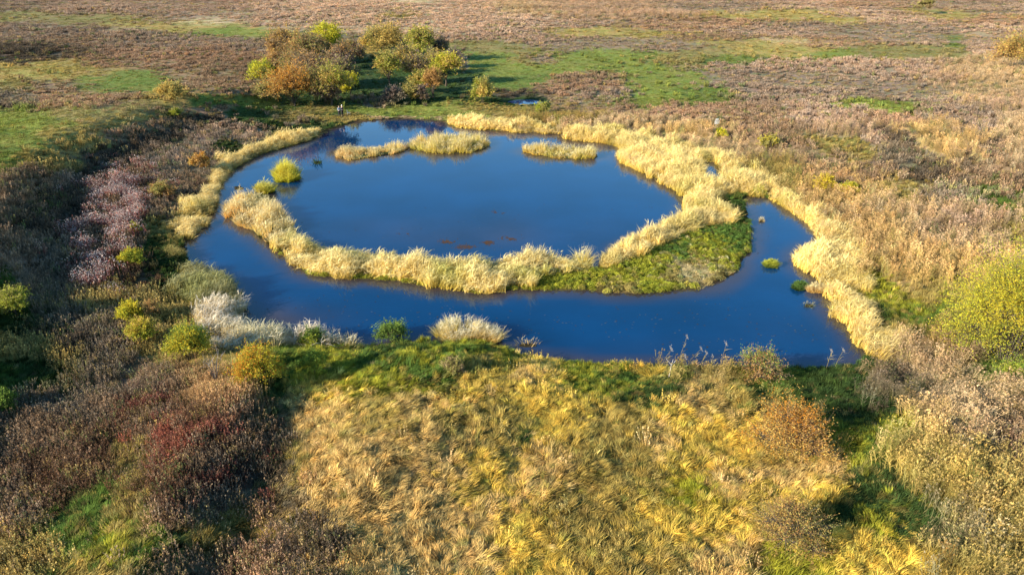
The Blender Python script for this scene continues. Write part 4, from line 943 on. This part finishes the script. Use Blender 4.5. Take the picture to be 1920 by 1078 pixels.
def Q(*names, k=1.0): return [np.asarray(P[n]) * k for n in names]
YL = s2l(222, 206, 62) * .6; YG = s2l(176, 178, 66) * .56; OR = s2l(214, 146, 56) * .6; OB = s2l(190, 146, 88) * .58; OL = s2l(172, 162, 92) * .58; BR = s2l(164, 140, 104) * .56; LG = s2l(140, 162, 70) * .55; GY = s2l(208, 184, 58) * .58; MV = s2l(132, 112, 100) * .6; DG = s2l(80, 104, 48) * .6; OCH = s2l(206, 172, 92) * .62
B = [
 # far grove, left half
 ('tree', 615, 112, 74, 62, [YL, YG, YL], 'bright yellow tree at the back of the left grove', 'tree', 3200, .25, 8, .3),
 ('bush', 535, 112, 70, 46, [OCH, OB, BR], 'pale orange brown bush at the back left of the grove', 'bush', 1800, .1, 8, 0),
 ('bush', 575, 122, 80, 52, [BR, OB, OL], 'wide brownish bush in the middle of the left grove', 'bush', 2000, .1, 9, 0),
 ('bush', 480, 145, 26, 30, [YG, OL], 'small lime bush at the far left end of the grove', 'bush', 800, .08, 5, 0),
 ('bush', 497, 162, 48, 46, [YG, YL, OL], 'round yellow green bush left of the orange one', 'bush', 1800, .08, 7, 0),
 ('bush', 552, 200, 94, 74, [OR, OB, OB, OCH], 'large orange bush with bare stems at the front of the grove', 'bush', 3600, .16, 10, 0.12),
 ('tree', 590, 172, 76, 70, [BR, OB, BR, MV], 'brown leaved tree behind the large orange bush', 'tree', 2600, .2, 9, .2),
 ('tree', 622, 198, 84, 74, [OL, YG, OCH, BR], 'olive tree with dark trunks behind the standing people', 'tree', 2800, .22, 9, .45),
 ('bush', 658, 180, 30, 40, [YL, YL, YG], 'small vivid yellow bush at the right edge of the left grove', 'bush', 1300, .08, 5, 0.1),
 ('bush', 640, 130, 56, 44, [OB, BR, MV], 'brown bush behind the vivid yellow one', 'bush', 1500, .1, 7, 0),
 ('bush', 665, 118, 50, 38, [OB, OL, MV], 'grey brown bush at the right back of the left grove', 'bush', 1400, .1, 7, 0),
 ('bush', 612, 198, 60, 26, [MV, BR], 'low greyish bramble left of the standing people', 'bush', 1100, .06, 7, 0),
 ('bush', 500, 190, 50, 30, [OL, BR], 'dull olive shrub left of the large orange bush', 'bush', 1100, .06, 6, 0),
 # far grove, right half
 ('bush', 725, 108, 80, 48, [OCH, OL, OCH], 'wide ochre bush at the back of the right grove', 'bush', 2200, .1, 9, 0),
 ('tree', 790, 118, 62, 66, [OCH, YG, OL], 'tall ochre tree at the back of the right grove', 'tree', 2600, .2, 8, .2),
 ('bush', 762, 102, 22, 22, [DG, DG], 'small dark green bush behind the tall ochre tree', 'bush', 700, .06, 5, 0),
 ('tree', 730, 162, 50, 58, [OL, OCH, YG], 'small olive tree standing alone between the two groves', 'tree', 1800, .2, 7, .35),
 ('tree', 785, 160, 54, 56, [OL, OCH, MV], 'olive grey tree in the middle of the right grove', 'tree', 2000, .18, 8, .25),
 ('tree', 836, 162, 64, 60, [YL, YG, OCH], 'yellow tree at the right end of the right grove', 'tree', 2400, .22, 8, .35),
 ('tree', 812, 184, 42, 54, [OB, OCH, OB], 'upright orange brown tree at the front of the right grove', 'tree', 1900, .15, 7, .15),
 ('bush', 740, 196, 42, 36, [MV, P['grey']], 'greyish upright thicket beside the green turf', 'bush', 1300, .06, 7, 0),
 ('bush', 770, 194, 34, 38, [OL, OCH], 'olive upright thicket between the grey thickets', 'bush', 1200, .06, 6, 0),
 ('bush', 790, 194, 30, 34, [MV, BR], 'grey brown thicket under the orange brown tree', 'bush', 900, .06, 6, 0),
 ('bush', 850, 128, 44, 30, [MV, P['mauve2']], 'mauve grey thicket right of the right grove', 'bush', 1100, .06, 7, 0),
 ('bush', 905, 196, 44, 48, [OL, YG, OCH], 'lone olive bush between grove and far reed strip', 'bush', 1800, .1, 7, 0),
 ('bush', 1018, 216, 30, 24, [OL, YG], 'low olive shrub near the small far pond', 'bush', 800, .06, 5, 0),
 ('bush', 600, 118, 60, 40, [OCH, OL, BR], 'ochre bush between the brownish one and the back yellow tree', 'bush', 1800, .1, 8, 0),
 ('bush', 515, 140, 50, 40, [OB, OCH, BR], 'russet bush above the round yellow green one', 'bush', 1700, .1, 7, 0),
 ('bush', 560, 150, 64, 46, [BR, OL, OB], 'brown bush directly behind the large orange one', 'bush', 1900, .1, 8, 0),
 ('bush', 640, 158, 60, 46, [MV, OL, BR], 'mauve brown thicket behind the vivid yellow bush', 'bush', 1800, .1, 8, 0),
 ('bush', 560, 92, 40, 26, [OL, OCH], 'pale olive bush at the very back of the left grove', 'bush', 1000, .1, 6, 0),
 ('bush', 760, 132, 56, 42, [OL, MV, OCH], 'grey olive thicket in the heart of the right grove', 'bush', 1700, .1, 8, 0),
 ('bush', 815, 140, 56, 46, [OCH, OL, BR], 'ochre bush between the tall ochre tree and the yellow tree', 'bush', 1800, .1, 8, 0),
 ('bush', 826, 110, 40, 36, [MV, OL], 'grey thicket right of the tall ochre tree', 'bush', 1200, .1, 6, 0),
 ('bush', 700, 95, 46, 26, [OCH, YG], 'low pale ochre bush left end of the right grove', 'bush', 1100, .08, 6, 0),
 ('bush', 790, 176, 46, 40, [OL, OCH, YG], 'olive bush left of the upright orange brown tree', 'bush', 1500, .1, 7, 0),
 ('bush', 325, 196, 56, 34, [OCH, OL], 'dull yellow shrub in the left meadow', 'bush', 1200, .06, 7, 0),
 ('bush', 330, 216, 22, 16, [YG, OL], 'little green shrub on the left embankment top', 'bush', 500, .05, 5, 0),
 # left side of the pond
 ('bush', 376, 322, 36, 44, [OR, OCH, OB], 'small orange bush near the upper left fringe', 'bush', 1300, .07, 6, 0),
 ('bush', 305, 372, 44, 40, [OL, OB], 'dull olive orange bush below the small orange one', 'bush', 1000, .06, 6, 0),
 ('bush', 256, 440, 24, 26, [GY, YG], 'tiny yellow bush beside the pink weeds', 'bush', 800, .05, 5, 0),
 ('bush', 248, 500, 46, 44, [YG, GY, YG], 'round yellow green bush right of the pink weeds', 'bush', 2200, .07, 7, 0),
 ('bush', 30, 592, 74, 66, [YG, OL, YG], 'yellow green bush at the left edge of the view', 'bush', 2400, .08, 8, 0.1),
 ('bush', 250, 612, 46, 60, [GY, YL, YG], 'bright yellow bush behind the ochre one', 'bush', 2000, .07, 6, 0),
 ('bush', 284, 606, 44, 54, [OB, BR, OL], 'brownish bush between the yellow bushes', 'bush', 1500, .06, 6, 0),
 ('bush', 272, 648, 52, 60, [GY, OCH, YG], 'ochre yellow bush with a thin stem on the left slope', 'bush', 2400, .07, 7, 0.12),
 ('bush', 358, 676, 76, 88, [LG, YG, GY], 'egg shaped green bush turning yellow at its foot', 'bush', 4600, .08, 9, 0),
 ('bush', 487, 714, 88, 84, [GY, OR, YG], 'round orange yellow bush on the near left bank', 'bush', 5000, .08, 9, 0),
 ('bush', 590, 704, 50, 62, [LG, YG], 'slender light green bush right of the orange yellow one', 'bush', 1500, .06, 6, 0.2),
 ('bush', 588, 650, 48, 50, [LG, DG, YG], 'green bush before the whitish reeds', 'bush', 1500, .06, 6, 0),
 ('bush', 12, 770, 50, 60, [LG, DG], 'green bush low at the left edge', 'bush', 1500, .06, 6, 0),
 # near bank
 ('bush', 735, 640, 64, 44, [LG, LG, DG], 'leafy green bush at the near water edge', 'bush', 1700, .07, 7, 0),
 ('bush', 1425, 712, 90, 62, [LG, OB, BR], 'round half bare shrub at the water edge right of the plumed reeds', 'bush', 2200, .09, 8, 0.15),
 ('bush', 1480, 848, 150, 116, [OR, OCH, OB], 'wide orange shrub in the near grass', 'bush', 5200, .06, 11, 0),
 ('bush', 1480, 1022, 140, 120, [OCH, OB, OL], 'wide sparse ochre shrub at the bottom right', 'bush', 4200, .06, 11, 0),
 ('bush', 850, 700, 50, 40, [OL, BR], 'small olive twiggy shrub amid the near bank grass', 'bush', 900, .05, 6, 0),
 # right side
 ('bush', 1885, 676, 214, 262, [GY, YG, YL, YG], 'huge yellow willow bush at the right edge', 'bush', 22000, .1, 26, 0),
 ('bush', 1902, 138, 96, 48, [OB, OCH, OL], 'brown ochre bush high at the right edge', 'bush', 2600, .1, 9, 0),
 ('bush', 1900, 722, 80, 52, [LG, YG], 'low light green shrub under the huge willow', 'bush', 1600, .06, 7, 0),
 ('bush', 1350, 262, 22, 22, [YL, YG], 'tiny yellow bush beside the white marker', 'bush', 600, .05, 5, 0),
 ('bush', 1545, 358, 48, 36, [GY, OCH], 'yellow shrub on the right bank', 'bush', 1200, .06, 6, 0),
 ('bush', 1592, 368, 40, 36, [GY, YG], 'greener yellow shrub right beside the first on the right bank', 'bush', 1200, .06, 6, 0),
 ('bush', 1440, 280, 44, 28, [OL, GY], 'olive yellow shrub on the upper right bank', 'bush', 900, .05, 6, 0),
 ('bush', 1730, 26, 40, 14, [OL, BR], 'far olive bush near the top right', 'bush', 500, .06, 6, 0),
]
for i, b in enumerate(B):
    bush(b[0], b[1], b[2], b[3], b[4], b[5], b[6], b[7], seed=700 + i, n=b[8], trunk=b[9], lumps=b[10], tree=b[11], sparse=0.25 if 'sparse' in b[6] or 'half bare' in b[6] else 0)

# bare twig shrub
x, y, z = at(405, 716); r = np.random.default_rng(88)
t = empty('bare_shrub', (x, y, z)); tag(t, 'leafless twiggy shrub between the green and the orange yellow bush', 'bush')
for i in range(11):
    g = Geo(); a = r.uniform(0, 6.28); l = r.uniform(1.2, 2.0); le = r.uniform(.15, .5)
    p1 = np.array([math.cos(a) * le * l * .5, math.sin(a) * le * l * .5, l * .55]); p2 = np.array([math.cos(a) * le * l, math.sin(a) * le * l, l])
    tube(g, [(0, 0, 0), p1, p2], [0.03, 0.02, 0.006], [0.22, 0.19, 0.16], 4)
    for k in range(4):
        q = r.uniform(.35, .9); o = p1 * (1 - q) + p2 * q; tube(g, [o, o + r.normal(0, .22, 3) + [0, 0, .3]], [0.012, 0.004], [0.22, 0.19, 0.16], 3)
    g.build('branch', M_wood, t)
# pale dead sapling on the bank
x, y, z = at(1253, 712); t = empty('dead_sapling', (x, y, z)); tag(t, 'pale forked dead sapling below the plumed reeds', 'sapling')
g = Geo(); tube(g, [(0, 0, 0), (.06, 0, .6), (.1, 0, 1.15)], [.035, .03, .02], [0.5, 0.45, 0.38], 6); g.build('stem', M_wood, t)
for d in ((-.35, .1, .4), (.25, 0, .35), (.05, -.1, .5)):
    g = Geo(); tube(g, [(.1, 0, 1.1), (.1 + d[0], d[1], 1.1 + d[2])], [.018, .008], [0.5, 0.45, 0.38], 5); g.build('branch', M_wood, t)

# ------------------------------------------------------------------ the two people on the far shore, and what stands beside them
def flatmat(name, c, rough=0.8, noise=0.15):
    m = bpy.data.materials.new(name); m.use_nodes = True; nt = m.node_tree; b = nt.nodes['Principled BSDF']
    b.inputs['Roughness'].default_value = rough
    n = nt.nodes.new('ShaderNodeTexNoise'); n.inputs['Scale'].default_value = 14
    cr = nt.nodes.new('ShaderNodeValToRGB'); cr.color_ramp.elements[0].color = (*(np.array(c) * (1 - noise)), 1); cr.color_ramp.elements[1].color = (*(np.array(c) * (1 + noise)), 1)
    nt.links.new(n.outputs[0], cr.inputs[0]); nt.links.new(cr.outputs[0], b.inputs['Base Color']); return m
M_skin = flatmat('skin', (0.5, 0.31, 0.22), .6); M_black = flatmat('black_cloth', (0.012, 0.011, 0.014)); M_dark = flatmat('dark_trousers', (0.014, 0.014, 0.02))
M_pale = flatmat('pale_blue_cloth', (0.2, 0.24, 0.3)); M_whitec = flatmat('white_cloth', (0.8, 0.78, 0.74)); M_hair = flatmat('hair', (0.03, 0.02, 0.015)); M_shoe = flatmat('shoe', (0.02, 0.02, 0.02))
M_board = flatmat('weathered_white_board', (0.55, 0.52, 0.46), .7, .08); M_post = flatmat('weathered_post', (0.2, 0.15, 0.1))

def skin_obj(name, verts, edges, radii, mat, parent, sub=1):
    me = bpy.data.meshes.new(name); me.from_pydata(verts, edges, []); o = bpy.data.objects.new(name, me); col.objects.link(o); o.parent = parent
    md = o.modifiers.new('skin', 'SKIN'); md.use_smooth_shade = True
    if not me.skin_vertices: return o
    for v, rr in zip(me.skin_vertices[0].data, radii): v.radius = (rr, rr) if not isinstance(rr, tuple) else rr
    me.skin_vertices[0].data[0].use_root = True
    s = o.modifiers.new('sub', 'SUBSURF'); s.levels = sub; s.render_levels = sub
    me.materials.append(mat); return o

def person(px, py, label, top, legs, cap, pose, rz):
    x, y, z = at(px, py); t = empty('person', (x, y, z), rz); tag(t, label, 'person')
    la, ra = pose   # hand positions
    V = [(0, 0, .95), (0, 0, 1.15), (0, 0, 1.38), (0, 0, 1.50), (0, .02, 1.60), (0, .01, 1.71),
         (.19, 0, 1.40), (.26, 0.02, 1.14), la, (-.19, 0, 1.40), (-.26, 0.02, 1.14), ra,
         (.10, 0, .90), (.12, .02, .50), (.13, 0, .09), (.14, .14, .04), (-.10, 0, .90), (-.12, .02, .50), (-.13, 0, .09), (-.14, .14, .04)]
    E = [(0, 1), (1, 2), (2, 3), (3, 4), (4, 5), (2, 6), (6, 7), (7, 8), (2, 9), (9, 10), (10, 11), (0, 12), (12, 13), (13, 14), (14, 15), (0, 16), (16, 17), (17, 18), (18, 19)]
    R = [(.15, .11), (.14, .10), (.16, .11), (.06, .06), (.085, .10), (.075, .09), .065, .048, .035, .065, .048, .035, .09, .065, .045, .04, .09, .065, .045, .04]
    # hands: four fingers and a thumb each, short chains rooted in the palm
    for hi, h in ((8, la), (11, ra)):
        e = np.array(V[hi - 1]); d = np.array(h) - e; d /= np.linalg.norm(d); sx = np.cross(d, [0, 1, 0]); sx /= np.linalg.norm(sx) + 1e-9
        pb = len(V); V.append(tuple(np.array(h) + d * .07)); E.append((hi, pb)); R.append((.035, .02))
        for f in range(4):
            V.append(tuple(np.array(h) + d * (.15 - .01 * abs(f - 1.5)) + sx * (f - 1.5) * .022 + np.array([0, .012, 0]))); E.append((pb, len(V) - 1)); R.append(.009)
        V.append(tuple(np.array(h) + d * .07 + sx * .055)); E.append((hi, len(V) - 1)); R.append(.011)
    skin_obj('body', V, E, R, M_skin, t)
    J = [0, 1, 2, 6, 7, 8, 9, 10, 11]; mp = {a: b for b, a in enumerate(J)}
    Ej = [(0, 1), (1, 2), (2, 6), (6, 7), (7, 8), (2, 9), (9, 10), (10, 11)]
    Vj = [V[j] for j in J]; Vj[5] = tuple(np.array(V[7]) * .15 + np.array(V[8]) * .85); Vj[8] = tuple(np.array(V[10]) * .15 + np.array(V[11]) * .85)
    Vj[0] = (0, 0, .86)
    skin_obj('jacket', Vj, [(mp[a], mp[b]) for a, b in Ej], [(.185, .14), (.17, .13), (.19, .14), .085, .066, .052, .085, .066, .052], top, t)
    J = [0, 12, 13, 14, 16, 17, 18]; mp = {a: b for b, a in enumerate(J)}
    skin_obj('trousers', [V[j] for j in J], [(mp[a], mp[b]) for a, b in ((0, 12), (12, 13), (13, 14), (0, 16), (16, 17), (17, 18))], [(.165, .125), .11, .085, .07, .11, .085, .07], legs, t)
    for s in (1, -1): skin_obj('shoe', [(s * .13, -.05, .045), (s * .14, .08, .04), (s * .145, .19, .03)], [(0, 1), (1, 2)], [.05, .05, .035], M_shoe, t)
    skin_obj('cap' if cap is M_whitec else 'hair', [(0, -.015, 1.72), (0, 0, 1.765), (0, .03, 1.77)], [(0, 1), (1, 2)], [(.10, .11), (.085, .09), .05], cap, t)
    for s in (1, -1):
        g = Geo(); th = np.linspace(0, 2 * math.pi, 8, endpoint=False)
        g.add([(s * .035, .118, 1.66)] + [(s * .035 + .013 * math.cos(a), .112, 1.66 + .009 * math.sin(a)) for a in th], [[0, 1 + k, 1 + (k + 1) % 8] for k in range(8)], [.02, .015, .01]); g.build('eye', M_wood, t)
    return t
person(642.5, 218.5, 'standing person in black clothes and a white cap on the far shore', M_black, M_black, M_whitec, ((.33, .16, .92), (-.22, .22, 1.12)), 2.6)
person(637, 219.5, 'standing person in pale blue top and dark trousers left of the white cap', M_pale, M_dark, M_hair, ((.20, .24, 1.1), (-.3, .1, .92)), -2.4)

x, y, z = at(654, 216.5); t = empty('folding_chair', (x, y, z), .3); tag(t, 'small pale folding chair on the grass right of the two people', 'chair')
def slab(g, c, s, colr=(0.75, 0.72, 0.66)):
    c = np.array(c); s = np.array(s) / 2
    V = [c + s * np.array([a, b, d]) for a in (-1, 1) for b in (-1, 1) for d in (-1, 1)]
    g.add(V, [[0, 1, 3], [0, 3, 2], [4, 6, 7], [4, 7, 5], [0, 4, 5], [0, 5, 1], [2, 3, 7], [2, 7, 6], [0, 2, 6], [0, 6, 4], [1, 5, 7], [1, 7, 3]], colr)
g = Geo(); slab(g, (0, 0, .42), (.42, .4, .04)); g.build('seat', M_board, t)
g = Geo(); slab(g, (-.2, 0, .68), (.04, .4, .28)); g.build('backrest', M_board, t)
for a in (-.18, .18):
    for b in (-.17, .17):
        g = Geo(); tube(g, [(a * 1.2, b, 0), (a, b, .42)], [.015, .015], [.6, .58, .55], 5); g.build('leg', M_board, t)
for s_ in (-.17, .17):
    g = Geo(); tube(g, [(-.18, s_, .42), (-.21, s_, .84)], [.014, .014], [.6, .58, .55], 5); g.build('back_post', M_board, t)

x, y, z = at(1342, 246); t = empty('marker_board', (x, y, z), .25); tag(t, 'small white board on a short post in the reeds of the right bank', 'marker board')
g = Geo(); tube(g, [(0, 0, 0), (0, 0, 1.5)], [.05, .045], [.2, .15, .1], 6); g.build('post', M_post, t)
g = Geo(); slab(g, (.02, -.07, 1.25), (.72, .04, .5)); g.build('board', M_board, t)
g = Geo(); slab(g, (-.04, -.07, 1.66), (.42, .04, .22)); g.build('upper_board', M_board, t)
g = Geo(); slab(g, (.02, -.095, 1.42), (.6, .012, .05), (.1, .1, .1)); g.build('dark_line', M_post, t)
